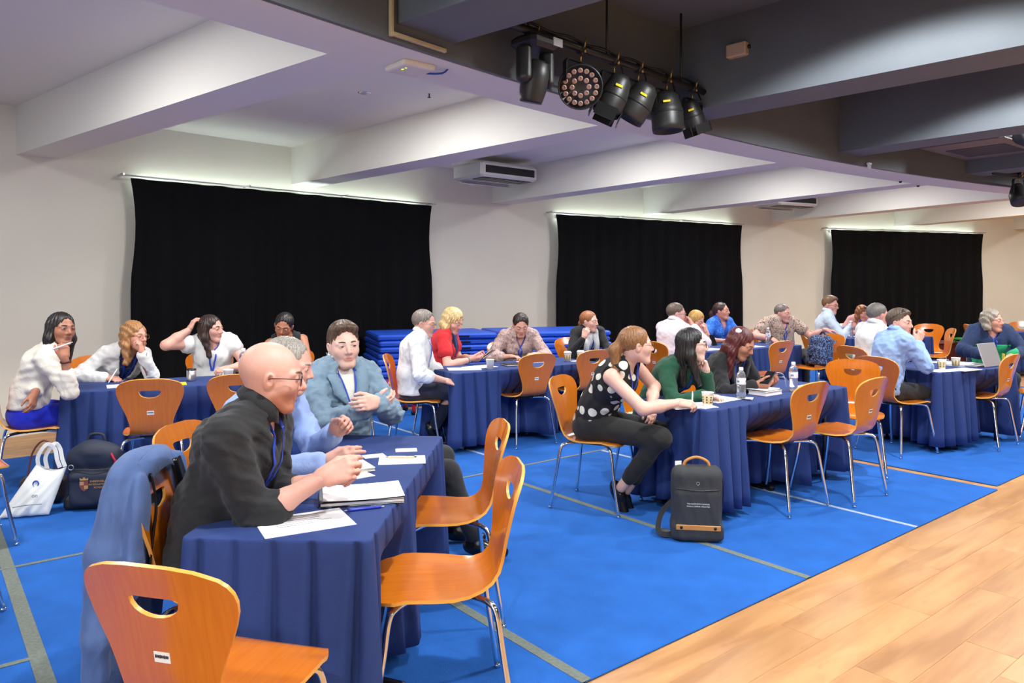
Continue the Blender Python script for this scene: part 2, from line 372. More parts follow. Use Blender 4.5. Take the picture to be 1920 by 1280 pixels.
def shell_hw(v):
    P = [(0, .125), (.02, .165), (.06, .193), (.14, .213), (.26, .218), (.36, .205), (.46, .160), (.54, .134), (.60, .134), (.68, .152), (.78, .187), (.85, .206), (.90, .208), (.94, .196), (.97, .168), (.99, .12), (1.0, .062)]
    xs, ys = zip(*P)
    # smooth interpolation
    i = min(max(np.searchsorted(xs, v) - 1, 0), len(P) - 2); t = (v - xs[i]) / (xs[i + 1] - xs[i])
    def m(k): k0, k1 = max(k - 1, 0), min(k + 1, len(P) - 1); return (ys[k1] - ys[k0]) / (xs[k1] - xs[k0])
    h = xs[i + 1] - xs[i]
    if i >= len(P) - 3 or i == 0: return ys[i] * (1 - t) + ys[i + 1] * t
    return (2 * t ** 3 - 3 * t * t + 1) * ys[i] + (t ** 3 - 2 * t * t + t) * m(i) * h + (-2 * t ** 3 + 3 * t * t) * ys[i + 1] + (t ** 3 - t * t) * m(i + 1) * h
def shell_pt(x, v):
    y, z = shell_profile(v); b = min(max((v - .5) / .2, 0), 1); b = b * b * (3 - 2 * b)
    return Vector((x, y + b * .55 * x * x, z + (1 - b) * (.25 * x * x - .2 * x * x * (v < .15))))
def build_shell():
    vs = [0, .006, .015, .03, .05, .08, .12, .17, .22, .28, .34, .40, .46, .51, .56, .61, .66, .71, .76, .81, .855, .89, .92, .945, .965, .98, .99, .996, 1.0]
    out = [(shell_hw(v), v) for v in vs] + [(-shell_hw(v), v) for v in reversed(vs)]
    S = 1.0
    hole = []                  # half-moon grip: straight top, curved bottom
    hv, hw_, hd = .885, .068, .062
    for k in range(9): hole.append((-hw_ + 2 * hw_ * k / 8, hv + (.006 if 0 < k < 8 else 0)))
    for k in range(1, 10):
        a = math.pi * k / 10; hole.append((hw_ * math.cos(a) * 1.0, hv - hd * math.sin(a) ** .8))
    pts = [Vector((x, v * .9)) for x, v in out] + [Vector((x, v * .9)) for x, v in hole]
    n0, n1 = len(out), len(hole)
    ed = [(i, (i + 1) % n0) for i in range(n0)] + [(n0 + i, n0 + (i + 1) % n1) for i in range(n1)]
    def inhole(x, v): return hv - hd - .012 < v < hv + .016 and abs(x) < hw_ + .012
    for v in np.arange(.02, .99, .026):
        h = shell_hw(v); n = max(2, int(h / .028))
        for k in range(-n, n + 1):
            x = k / n * h * .93
            if not inhole(x, v): pts.append(Vector((x, v * .9)))
    V2, E2, F2, *_ = mgeo.delaunay_2d_cdt(pts, ed, [], 1, 1e-5)
    def keep(f):
        cx = sum(V2[i].x for i in f) / 3; cv = sum(V2[i].y for i in f) / 3 / .9
        # inside hole polygon
        hp = [(p[0], p[1]) for p in hole]; ins = False; j = len(hp) - 1
        for i in range(len(hp)):
            if (hp[i][1] > cv) != (hp[j][1] > cv) and cx < (hp[j][0] - hp[i][0]) * (cv - hp[i][1]) / (hp[j][1] - hp[i][1]) + hp[i][0]: ins = not ins
            j = i
        return not ins
    F = [f for f in F2 if keep(f)]
    mid = [shell_pt(p.x, p.y / .9) for p in V2]
    nr = []
    for p in V2:
        v = p.y / .9; a = shell_pt(p.x, min(v + .004, 1)) - shell_pt(p.x, max(v - .004, 0)); b = shell_pt(p.x + .004, v) - shell_pt(p.x - .004, v)
        nr.append(b.cross(a).normalized())
    th = .0055; n = len(mid)
    vv = [m + k * th for m, k in zip(mid, nr)] + [m - k * th for m, k in zip(mid, nr)]
    cnt = {}
    for f in F:
        for i in range(3): e = (f[i], f[(i + 1) % 3]); cnt[e] = 1
    faces = []; mi = []
    for f in F:
        a, b, c = mid[f[0]], mid[f[1]], mid[f[2]]
        flip = (b - a).cross(c - a).dot(nr[f[0]]) < 0
        g = f if not flip else f[::-1]
        faces.append(tuple(g)); faces.append(tuple(i + n for i in g[::-1])); mi += [0, 0]
    for (a, b) in cnt:
        if (b, a) not in cnt: faces.append((a, b, b + n, a + n)); mi.append(1)
    bm = bmesh.new(); bv = [bm.verts.new(p) for p in vv]
    for f, k in zip(faces, mi):
        try: fc = bm.faces.new([bv[i] for i in f]); fc.material_index = k; fc.smooth = True
        except ValueError: pass
    bmesh.ops.recalc_face_normals(bm, faces=bm.faces)
    me = bpy.data.meshes.new('shell')
    bm.to_mesh(me); bm.free(); autosmooth(me, 50)
    me.materials.append(M_shell); me.materials.append(M_shelledge); return me
SHELL = build_shell()
LEGM = {}
for sx in (-1, 1):
    for sy in (-1, 1):
        fx, fy = .225 * sx, (.235 if sy > 0 else -.245)
        p = bez([(.05 * sx, .05 * sy - .01, .418), (.12 * sx, .11 * sy - .01, .424), (.165 * sx, .155 * sy - .01, .418), (.185 * sx, .178 * sy - .01, .385), (.2 * sx, .198 * sy - .01, .25), (fx, fy, .006)], 5)
        m2 = MB(); m2.tube(p, .0105, 10); m2.lathe([(.0125, 0), (.0125, .012), (.0105, .014)], 10, (fx, fy, 0)); LEGM[sx, sy] = new_mesh('leg', m2.v, m2.f, True); LEGM[sx, sy].materials.append(M_chrome)
m2 = MB(); m2.bbox((0, -.01, .424), (.2, .16, .016), .004); BRK = new_mesh('seat_bracket', m2.v, m2.f); BRK.materials.append(M_black)
# sticker on the outer face of the back
def sticker_mesh():
    m2 = MB(); cx, v0 = .0, .70; v = []
    for (x, vv) in ((-.022, -.016), (.022, -.016), (.022, .016), (-.022, .016)):
        p = shell_pt(x, v0 + vv); q = Vector((0, -.97, -.2)).normalized(); v.append(p + q * .0072); 
    for (x, vv) in ((-.022, -.016), (.022, -.016), (.022, .016), (-.022, .016)):
        p = shell_pt(x, v0 + vv); q = Vector((0, -.97, -.2)).normalized(); v.append(p + q * .0058)
    m2.add(v, [(3, 2, 1, 0), (4, 5, 6, 7), (0, 1, 5, 4), (1, 2, 6, 5), (2, 3, 7, 6), (3, 0, 4, 7)])
    m2.m = 1
    for k in range(9):
        x = -.017 + k * .0042; p = shell_pt(x, v0 + .003); q = p + Vector((0, -.97, -.2)).normalized() * .0077
        m2.box(tuple(q), (.0031, .0006, .0065 if k % 3 else .008))
    me = new_mesh('sticker', m2.v, m2.f); me.materials.append(M_sticker); me.materials.append(M_ink); me.polygons.foreach_set('material_index', m2.mi); return me
STK = sticker_mesh()
CHAIRS = []
def chair(x, y, face, label, stick=True, z=.009):
    r = empty('plywood_chair', (x, y, z), R_(face - 90), label=label, cat='chair', group='orange plywood chairs')
    obj('shell', SHELL, None, r)
    for k in LEGM: obj('leg', LEGM[k], None, r)
    obj('seat_bracket', BRK, None, r)
    if stick: obj('sticker', STK, None, r)
    CHAIRS.append(r); return r
chair(-.755, 1.98, 75, 'orange plywood chair in the bottom left foreground, back to the viewer')
chair(-.265, 2.64, 189, 'nearest empty orange chair pushed in at the right of the front table')
chair(-.32, 3.41, 191, 'second empty orange chair at the right of the front table, behind the nearest')
chair(-.965, 2.60, 4, 'orange chair with a blue jacket hung over its back')
chair(-1.25, 3.36, -12, 'orange chair behind the bald man, seat of the man in pale blue shirt')
chair(-.84, 4.06, 3, 'orange chair under the man in the blue grey blazer')
chair(-2.50, 5.26, 106, 'empty orange chair in front of the left table, yellow folder seen through its grip')
chair(-2.02, 5.52, 110, 'orange chair mostly hidden behind the bald head')
chair(-3.48, 5.45, 33, 'orange chair at the left edge under the woman in blue skirt')
chair(-3.14, 4.24, 45, 'chair at the left edge of which one chrome leg shows')
chair(-2.64, 3.39, 45, 'chair cut off at the lower left edge, only a leg tip in view')
chair(-3.50, 6.42, -45, 'orange chair behind the woman in white cardigan')
chair(-2.70, 6.74, -62, 'orange chair under the woman with yellow earrings')
chair(-2.05, 7.02, -70, 'orange chair under the woman in black sleeveless top')
chair(-1.37, 6.18, -72, 'empty orange chair seen behind the head of the man in blazer')
chair(-.85, 6.72, 0, 'orange chair under the man in white shirt and navy trousers')
chair(-.70, 7.52, -8, 'orange chair under the blonde woman in red')
chair(.09, 7.02, 124, 'empty orange chair with oval grip in front of the middle back table')
chair(.64, 7.38, 125, 'orange chair partly hidden by the polka dot woman, at the middle back table')
chair(.03, 8.02, -62, 'orange chair under the woman in paisley blouse')
chair(.80, 8.52, -60, 'orange chair under the woman with white scarf')
chair(.575, 5.04, -28, 'orange chair under the woman in polka dot top')
chair(1.10, 5.64, -50, 'orange chair under the woman in green')
chair(1.58, 6.02, -51, 'orange chair under the woman in black blazer with reddish hair')
chair(1.79, 5.06, 127, 'left one of the two empty chairs in front of the right table')
chair(2.30, 5.29, 128, 'right one of the two empty chairs in front of the right table')
chair(2.74, 5.99, -113, 'light orange chair facing the viewer at the end of the right table')
chair(1.76, 8.36, 36, 'orange chair under the man in pale pink shirt')
chair(2.28, 9.66, -58, 'orange chair under the blonde woman at the rear table')
chair(2.80, 10.0, -58, 'orange chair under the woman in bright blue blouse')
chair(2.85, 8.50, 124, 'empty orange chair in front of the rear table, pen stuck in view at its grip')
chair(3.78, 9.26, 205, 'orange chair carrying the blue patterned backpack')
chair(3.55, 10.2, -72, 'orange chair under the person in leaf print shirt')
chair(4.33, 10.32, 8, 'orange chair under the man with arms crossed and khaki trousers')
chair(3.42, 6.64, 26, 'orange chair under the man in light blue shirt with clasped hands')
chair(3.70, 7.68, 18, 'orange chair under the grey haired man in white shirt')
chair(5.38, 11.6, -80, 'orange chair under the woman in pink')
chair(4.33, 6.93, 128, 'empty orange chair by the laptop table')
chair(5.10, 7.12, 150, 'orange chair cut off by the right edge beside the laptop table')
chair(5.22, 8.18, -112, 'orange chair under the woman in navy and green jacket')
chair(6.40, 11.42, -114, 'far orange chair facing the viewer behind the orange bottle')
chair(5.95, 10.62, 165, 'far empty orange chair seen from the side near the farthest table')
chair(7.32, 11.5, -12, 'narrow looking far orange chair left of the grey haired woman')
chair(8.30, 12.05, -112, 'farthest orange chair at the right edge')

# ------------------------------------------------------------------ skirted tables
TZ = .70
def table(N, ang, L, W, label, dents=(), seed=0, under=''):
    """N = near-left corner, ang = direction of the front edge; dents = (edge 0 front/1 right/2 back/3 left, s0, s1, depth)"""
    a = R_(ang); t = empty('folding_table', (N[0], N[1], .009), a, label='folding table under the ' + under, cat='table', group='skirted tables')
    m2 = MB(); m2.bbox((L / 2, W / 2, TZ - .024), (L - .08, W - .08, .024), .004); m2.build('tabletop', mat('table_laminate', srgb(190, 180, 165), .5), t)
    for x in (.16, L - .16):
        for y in (.1, W - .1):
            m2 = MB(); m2.tube([(x, y, TZ - .036), (x, y, .0)], .014, 8); m2.build('leg', M_black, t, True)
    c = empty('tablecloth', (N[0], N[1], .009), a, label=label, cat='tablecloth', group='navy skirted tablecloths')
    rd = np.random.default_rng(seed + 3); cr = .025
    # perimeter samples: (x,y,nx,ny,edge,s)
    per = []; st = .0085
    for e, (x0, y0, dx, dy, ln) in enumerate(((0, 0, 1, 0, L), (L, 0, 0, 1, W), (L, W, -1, 0, L), (0, W, 0, -1, W))):
        n = int((ln - 2 * cr) / st)
        for i in range(n):
            s = cr + (ln - 2 * cr) * i / (n - 1); per.append((x0 + dx * s, y0 + dy * s, dy, -dx, e, s))
        cx, cy = x0 + dx * (ln - cr) - dy * cr, y0 + dy * (ln - cr) + dx * cr
        for k in range(1, 4):
            th = math.atan2(-dx, dy) + math.pi / 2 * k / 4; per.append((cx + cr * math.cos(th), cy + cr * math.sin(th), math.cos(th), math.sin(th), e, ln))
    n = len(per); tot = 0; acc = []
    for i in range(n):
        acc.append(tot); q = per[(i + 1) % n]; tot += math.hypot(q[0] - per[i][0], q[1] - per[i][1])
    pleats = []; s = .05
    while s < tot - .04: pleats.append((s, rd.uniform(.6, 1.3), rd.uniform(-.02, .03))); s += rd.uniform(.1, .145)
    zs = [TZ, TZ - .004, TZ - .012, TZ - .04, TZ - .09, TZ - .16, TZ - .24, TZ - .32, TZ - .40, TZ - .48, TZ - .56, TZ - .64]
    v = []; PA = np.array([p[0] for p in pleats]); PS = np.array([p[1] for p in pleats]); PT = np.array([p[2] for p in pleats])
    wob = rd.uniform(0, 6.28, 4)
    for k, z in enumerate(zs):
        h = (TZ - z) / .64
        for i, (x, y, nx, ny, e, s) in enumerate(per):
            S = acc[i]; d = S - PA - PT * h; d = (d + tot / 2) % tot - tot / 2
            wd = .010 + .014 * h
            pl_ = float(np.sum(PS * np.exp(-(d / wd) ** 2)))
            off = -.004 * (k == 0) + min(h * 40, 1) * (.003 + .05 * h) - min(pl_, 1.3) * (.02 + .05 * h) * min(h * 30, 1) + .012 * h * math.sin(S * 9 + wob[0]) + .008 * h * math.sin(S * 23 + wob[1])
            for (de, s0, s1, dp) in dents:
                if de == e:
                    q = min(max((s - s0) / .1, 0), 1) * min(max((s1 - s) / .1, 0), 1); q = q * q * (3 - 2 * q)
                    hz = min(max((TZ - z - .07) / .24, 0), 1); hz = hz * hz * (3 - 2 * hz); off -= dp * q * hz
            v.append((x + nx * off, y + ny * off, z - (.006 * math.sin(S * 7) if k == len(zs) - 1 else 0)))
    f = [(k * n + i, (k + 1) * n + i, (k + 1) * n + (i + 1) % n, k * n + (i + 1) % n) for k in range(len(zs) - 1) for i in range(n)]
    me = new_mesh('skirt', v, f, True); o = obj('skirt', me, M_cloth, c); md = o.modifiers.new('t', 'SOLIDIFY'); md.thickness = .003
    m2 = MB(); m2.add([(p[0] - p[2] * .004, p[1] - p[3] * .004, TZ) for p in per] + [(p[0] - p[2] * .004, p[1] - p[3] * .004, TZ - .004) for p in per], [tuple(range(n)), tuple(range(2 * n - 1, n - 1, -1))] + [(i, n + i, n + (i + 1) % n, (i + 1) % n) for i in range(n)])
    o2 = m2.build('cloth_top', M_cloth, c)
    return c
table((-.437, 2.29), 87.1, 1.57, .594, 'navy pleated cloth on the nearest table, by the bald man', [(0, .1, .62, .19), (0, .75, 1.45, .14), (2, .1, .7, .12), (2, .8, 1.45, .12)], 1, under='nearest navy cloth')
table((-3.242, 5.359), 26, 1.70, .6, 'navy pleated cloth on the left table, behind the bags', [(0, .5, 1.12, .16), (0, 1.05, 1.6, .14), (3, .1, .5, .12), (2, .1, .6, .1)], 2, under='navy cloth of the left table')
table((-.488, 6.51), 35.4, 1.65, .6, 'navy pleated cloth on the table before the blue mats', [(0, .45, 1.0, .2), (0, 1.1, 1.6, .2), (3, .1, .5, .18), (2, .2, 1.5, .1)], 3, under='navy cloth before the blue mats')
table((2.176, 8.485), 33.6, 1.82, .6, 'navy pleated cloth on the rear table with the leaf print shirt', [(0, .3, .9, .18), (3, .1, .5, .1)], 4, under='navy cloth by the leaf print shirt')
table((1.228, 4.61), 39, 1.71, .6, 'navy pleated cloth on the table with the grey backpack leaning by', [(0, .34, 1.12, .26), (0, 1.1, 1.66, .16), (3, .1, .5, .05), (2, .2, 1.5, .1)], 5, under='navy cloth behind the charcoal backpack')
table((3.733, 6.55), 26, 1.15, .72, 'navy pleated cloth on the table with the laptop', [(0, .5, 1.1, .25), (3, .1, .5, .12)], 6, under='navy cloth below the laptop')
table((4.755, 10.57), 15.7, 1.5, .6, 'navy pleated cloth on the far table behind the clasped hands', [], 7, under='far navy cloth behind the clasped hands')
table((8.05, 11.95), 10, 1.6, .6, 'navy pleated cloth on the farthest table at the right edge', [], 8, under='farthest navy cloth at the right edge')
# ------------------------------------------------------------------ implicit surfaces -> mesh (surface nets)
class SDF:
    def __init__(s, lo, hi, h):
        s.h = h; s.lo = np.array(lo, float) - 2 * h; n = np.ceil((np.array(hi) - s.lo) / h).astype(int) + 3
        s.n = n; s.F = np.full(n, .2, np.float32)
        s.ax = [s.lo[i] + h * np.arange(n[i]) for i in range(3)]
    def _sl(s, lo, hi):
        a = np.clip(np.floor((np.array(lo) - s.lo) / s.h).astype(int), 0, s.n); b = np.clip(np.ceil((np.array(hi) - s.lo) / s.h).astype(int) + 1, 0, s.n)
        if (b <= a).any(): return None, None
        sl = tuple(slice(a[i], b[i]) for i in range(3))
        X = s.ax[0][sl[0]][:, None, None].astype(np.float32); Y = s.ax[1][sl[1]][None, :, None].astype(np.float32); Z = s.ax[2][sl[2]][None, None, :].astype(np.float32)
        return sl, (X, Y, Z)
    def _comb(s, sl, d, k, sub):
        F = s.F[sl]
        if sub:
            d = -d
            if k > 0: hh = np.clip(.5 - .5 * (F - d) / k, 0, 1); s.F[sl] = F * (1 - hh) + d * hh + k * hh * (1 - hh)
            else: s.F[sl] = np.maximum(F, d)
        elif k > 0: hh = np.clip(.5 + .5 * (F - d) / k, 0, 1); s.F[sl] = F * (1 - hh) + d * hh - k * hh * (1 - hh)
        else: s.F[sl] = np.minimum(F, d)
    def cap(s, a, b, ra, rb=None, k=.02, sub=False):
        rb = ra if rb is None else rb; a = np.array(a, float); b = np.array(b, float); m = max(ra, rb) + k + 2.5 * s.h
        sl, P = s._sl(np.minimum(a, b) - m, np.maximum(a, b) + m)
        if sl is None: return s
        ab = b - a; L = max(ab @ ab, 1e-9); q = [P[i] - a[i] for i in range(3)]
        t = np.clip((q[0] * ab[0] + q[1] * ab[1] + q[2] * ab[2]) / L, 0, 1)
        d = np.sqrt((q[0] - t * ab[0]) ** 2 + (q[1] - t * ab[1]) ** 2 + (q[2] - t * ab[2]) ** 2) - (ra + (rb - ra) * t)
        s._comb(sl, d.astype(np.float32), k, sub); return s
    def ell(s, c, r, M=None, k=.02, sub=False):
        c = np.array(c, float); r = np.array(r, float); m = (r.max() if M is not None else r) + k + 2.5 * s.h
        sl, P = s._sl(c - m, c + m)
        if sl is None: return s
        q = [P[i] - c[i] for i in range(3)]
        if M is not None: q = [q[0] * M[0][j] + q[1] * M[1][j] + q[2] * M[2][j] for j in range(3)]   # columns of M = local axes
        u = [q[i] / r[i] for i in range(3)]; k0 = np.sqrt(u[0] ** 2 + u[1] ** 2 + u[2] ** 2)
        k1 = np.sqrt((u[0] / r[0]) ** 2 + (u[1] / r[1]) ** 2 + (u[2] / r[2]) ** 2) + 1e-9
        d = k0 * (k0 - 1) / k1; s._comb(sl, d.astype(np.float32), k, sub); return s
    def ecap(s, a, b, sa, fa, sb, fb, side, k=.03):      # elliptic capsule: side radii sa->sb, front radii fa->fb
        a = np.array(a, float); b = np.array(b, float); m = max(sa, sb, fa, fb) + k + 2.5 * s.h
        sl, P = s._sl(np.minimum(a, b) - m, np.maximum(a, b) + m)
        if sl is None: return s
        ab = b - a; L = np.linalg.norm(ab); ax = ab / L; sd = np.array(side, float); sd = sd - ax * (sd @ ax); sd /= np.linalg.norm(sd); fr = np.cross(ax, sd)
        q = [P[i] - a[i] for i in range(3)]; dot = lambda v: q[0] * v[0] + q[1] * v[1] + q[2] * v[2]
        z = dot(ax); t = np.clip(z / L, 0, 1); rs = sa + (sb - sa) * t; rf = fa + (fb - fa) * t; dz = z - t * L; rm = np.minimum(rs, rf)
        u0, u1, u2 = dot(sd) / rs, dot(fr) / rf, dz / rm
        k0 = np.sqrt(u0 ** 2 + u1 ** 2 + u2 ** 2); k1 = np.sqrt((u0 / rs) ** 2 + (u1 / rf) ** 2 + (u2 / rm) ** 2) + 1e-9
        d = np.where(k0 < 1e-4, -rm, k0 * (k0 - 1) / k1); s._comb(sl, d.astype(np.float32), k, False); return s
    def box(s, c, hd, r, M=None, k=.01, sub=False):
        c = np.array(c, float); hd = np.array(hd, float); m = (np.linalg.norm(hd) if M is not None else hd) + r + k + 2.5 * s.h
        sl, P = s._sl(c - m, c + m)
        if sl is None: return s
        q = [P[i] - c[i] for i in range(3)]
        if M is not None: q = [q[0] * M[0][j] + q[1] * M[1][j] + q[2] * M[2][j] for j in range(3)]
        e = [np.abs(q[i]) - (hd[i] - r) for i in range(3)]
        d = np.sqrt(sum(np.maximum(x, 0) ** 2 for x in e)) + np.minimum(np.maximum(np.maximum(e[0], e[1]), e[2]), 0) - r
        s._comb(sl, d.astype(np.float32), k, sub); return s
    def grid(s): return s.ax[0][:, None, None].astype(np.float32), s.ax[1][None, :, None].astype(np.float32), s.ax[2][None, None, :].astype(np.float32)
    def cut(s, fn):                       # keep where fn<0
        s.F = np.maximum(s.F, fn(*s.grid()).astype(np.float32)); return s
    def disp(s, fn):
        m = np.abs(s.F) < .04
        s.F = np.where(m, s.F + fn(*s.grid()), s.F).astype(np.float32); return s
    def at(s, p):
        p = (np.asarray(p) - s.lo) / s.h; i = np.clip(np.floor(p).astype(int), 0, s.n - 2); t = p - i; r = 0
        for a in (0, 1):
            for b in (0, 1):
                for c in (0, 1):
                    w_ = (t[0] if a else 1 - t[0]) * (t[1] if b else 1 - t[1]) * (t[2] if c else 1 - t[2]); r += w_ * s.F[i[0] + a, i[1] + b, i[2] + c]
        return float(r)
    def grad(s, p):
        e = s.h; p = np.asarray(p, float); g = np.array([s.at(p + d) - s.at(p - d) for d in np.eye(3) * e]); return g / (np.linalg.norm(g) + 1e-9)
    def snap(s, p, off=.003):
        p = np.array(p, float)
        for _ in range(6): d = s.at(p); p = p - s.grad(p) * (d - off) * .9
        return p
    def mesh(s):
        F = s.F; F[0] = F[-1] = .1; F[:, 0] = F[:, -1] = .1; F[:, :, 0] = F[:, :, -1] = .1
        ins = F < 0
        cnt = np.zeros(np.array(F.shape) - 1, np.int8)
        for a in (0, 1):
            for b in (0, 1):
                for c in (0, 1): cnt += ins[a:F.shape[0] - 1 + a, b:F.shape[1] - 1 + b, c:F.shape[2] - 1 + c]
        act = (cnt > 0) & (cnt < 8); idx = np.argwhere(act)
        if len(idx) == 0: return np.zeros((0, 3)), np.zeros((0, 4), int)
        vid = np.full(act.shape, -1, np.int32); vid[act] = np.arange(len(idx))
        acc = np.zeros((len(idx), 3)); num = np.zeros(len(idx))
        cs = [(a, b, c) for a in (0, 1) for b in (0, 1) for c in (0, 1)]
        val = {c: F[idx[:, 0] + c[0], idx[:, 1] + c[1], idx[:, 2] + c[2]] for c in cs}
        for c in cs:
            for d in range(3):
                if c[d] == 0:
                    e = list(c); e[d] = 1; e = tuple(e); A, B = val[c], val[e]; m = (A < 0) != (B < 0)
                    t = np.where(m, A / np.where(np.abs(A - B) < 1e-9, 1e-9, A - B), 0); p = np.zeros((len(idx), 3)) + np.array(c); p[:, d] += t
                    acc += p * m[:, None]; num += m
        V = s.lo + s.h * (idx + acc / num[:, None])
        Q = []
        for d in range(3):
            sa = [slice(None)] * 3; sb = [slice(None)] * 3; sa[d] = slice(0, -1); sb[d] = slice(1, None)
            A, B = ins[tuple(sa)], ins[tuple(sb)]; e1, e2 = (d + 1) % 3, (d + 2) % 3
            for sign in (0, 1):
                E = np.argwhere((A & ~B) if sign == 0 else (~A & B))
                if len(E) == 0: continue
                q = []
                for (i, j) in ((-1, -1), (0, -1), (0, 0), (-1, 0)):
                    c = E.copy(); c[:, e1] += i; c[:, e2] += j; q.append(vid[c[:, 0], c[:, 1], c[:, 2]])
                q = np.stack(q, 1); Q.append(q if sign == 0 else q[:, ::-1])
        return V, np.concatenate(Q)
def sdf_obj(name, s, m, parent, loc=None, rot=None):
    V, Q = s.mesh(); me = fast_mesh(name, V, Q); return obj(name, me, m, parent, loc, rot)
def folds(amp, sc, seed=0):
    r = np.random.default_rng(seed); k = r.normal(0, 1, (4, 3)) * sc; ph = r.uniform(0, 6, 4)
    def fn(x, y, z):
        w1 = np.sin(x * k[0][0] + y * k[0][1] + z * k[0][2] + ph[0]); w2 = np.sin(x * k[1][0] + y * k[1][1] + z * k[1][2] + ph[1] + 1.5 * w1)
        w3 = np.sin(x * k[2][0] * 1.8 + y * k[2][1] * 1.8 + z * k[2][2] * 1.8 + ph[2] + 1.2 * w2)
        return amp * (.6 * w2 + .4 * w3) - amp * .2
    return fn
def norm(v): v = np.array(v, float); return v / (np.linalg.norm(v) + 1e-9)

# ------------------------------------------------------------------ people
def skin_material():
    m = bpy.data.materials.new('skin'); m.use_nodes = True; nt = m.node_tree; b = nt.nodes['Principled BSDF']
    a = nt.nodes.new('ShaderNodeVertexColor'); a.layer_name = 'Col'
    n = nt.nodes.new('ShaderNodeTexNoise'); n.inputs['Scale'].default_value = 60; n.inputs['Detail'].default_value = 3
    mx = nt.nodes.new('ShaderNodeMixRGB'); mx.blend_type = 'MULTIPLY'; mx.inputs[0].default_value = .12
    tc = nt.nodes.new('ShaderNodeTexCoord'); nt.links.new(tc.outputs['Object'], n.inputs['Vector'])
    nt.links.new(a.outputs[0], mx.inputs[1]); nt.links.new(n.outputs['Fac'], mx.inputs[2]); nt.links.new(mx.outputs[0], b.inputs['Base Color'])
    b.inputs['Roughness'].default_value = .5; b.inputs['Subsurface Weight'].default_value = .08; b.inputs['Subsurface Radius'].default_value = (.01, .004, .002); b.inputs['Subsurface Scale'].default_value = .5
    return m
M_skin = skin_material()
def hair_mat(name, c):
    if name in MATS: return MATS[name]
    m = bpy.data.materials.new(name); m.use_nodes = True; nt = m.node_tree; b = nt.nodes['Principled BSDF']
    tc = nt.nodes.new('ShaderNodeTexCoord'); mp = nt.nodes.new('ShaderNodeMapping'); mp.inputs['Scale'].default_value = (1, 1, .12)
    n = nt.nodes.new('ShaderNodeTexNoise'); n.inputs['Scale'].default_value = 220; n.inputs['Detail'].default_value = 4
    r = nt.nodes.new('ShaderNodeValToRGB'); r.color_ramp.elements[0].position = .3; r.color_ramp.elements[1].position = .72
    r.color_ramp.elements[0].color = tuple(x * .5 for x in c[:3]) + (1,); r.color_ramp.elements[1].color = tuple(min(1, x * 1.5) for x in c[:3]) + (1,)
    nt.links.new(tc.outputs['Object'], mp.inputs[0]); nt.links.new(mp.outputs[0], n.inputs['Vector']); nt.links.new(n.outputs['Fac'], r.inputs[0]); nt.links.new(r.outputs[0], b.inputs['Base Color'])
    bp = nt.nodes.new('ShaderNodeBump'); bp.inputs['Strength'].default_value = .35; bp.inputs['Distance'].default_value = .004
    nt.links.new(n.outputs['Fac'], bp.inputs['Height']); nt.links.new(bp.outputs[0], b.inputs['Normal']); b.inputs['Roughness'].default_value = .42
    MATS[name] = m; return m
M_eye = mat('eye_white', srgb(225, 220, 214), .25); M_iris = mat('eye_iris', srgb(48, 34, 26), .2)
M_lan = mat('blue_lanyard', srgb(38, 72, 190), .5); M_glass = mat('spectacle_frame', srgb(40, 34, 32), .35); M_goldf = mat('thin_gold_frame', srgb(150, 120, 90), .3, .8)
M_shoe = mat('black_leather', srgb(16, 15, 16), .25)
def rotm(yaw=0, pitch=0, roll=0):   # local axes x right, y forward, z up; yaw + = left, pitch + = up, roll + = tilt to the right
    y, p, r = R_(yaw), R_(pitch), R_(roll)
    return np.array((Matrix.Rotation(y, 3, 'Z') @ Matrix.Rotation(p, 3, 'X') @ Matrix.Rotation(r, 3, 'Y')))
def ik(S, W, L1, L2, hint):
    S, W = np.array(S, float), np.array(W, float); d = W - S; D = np.linalg.norm(d); Dm = (L1 + L2) * .995
    if D > Dm: d = d / D * Dm; D = Dm; W = S + d
    u = d / D; a = (L1 * L1 - L2 * L2 + D * D) / (2 * D); h = math.sqrt(max(L1 * L1 - a * a, 0)); p = np.array(hint, float); p = p - u * (p @ u); p = norm(p)
    return S + u * a + p * h, W
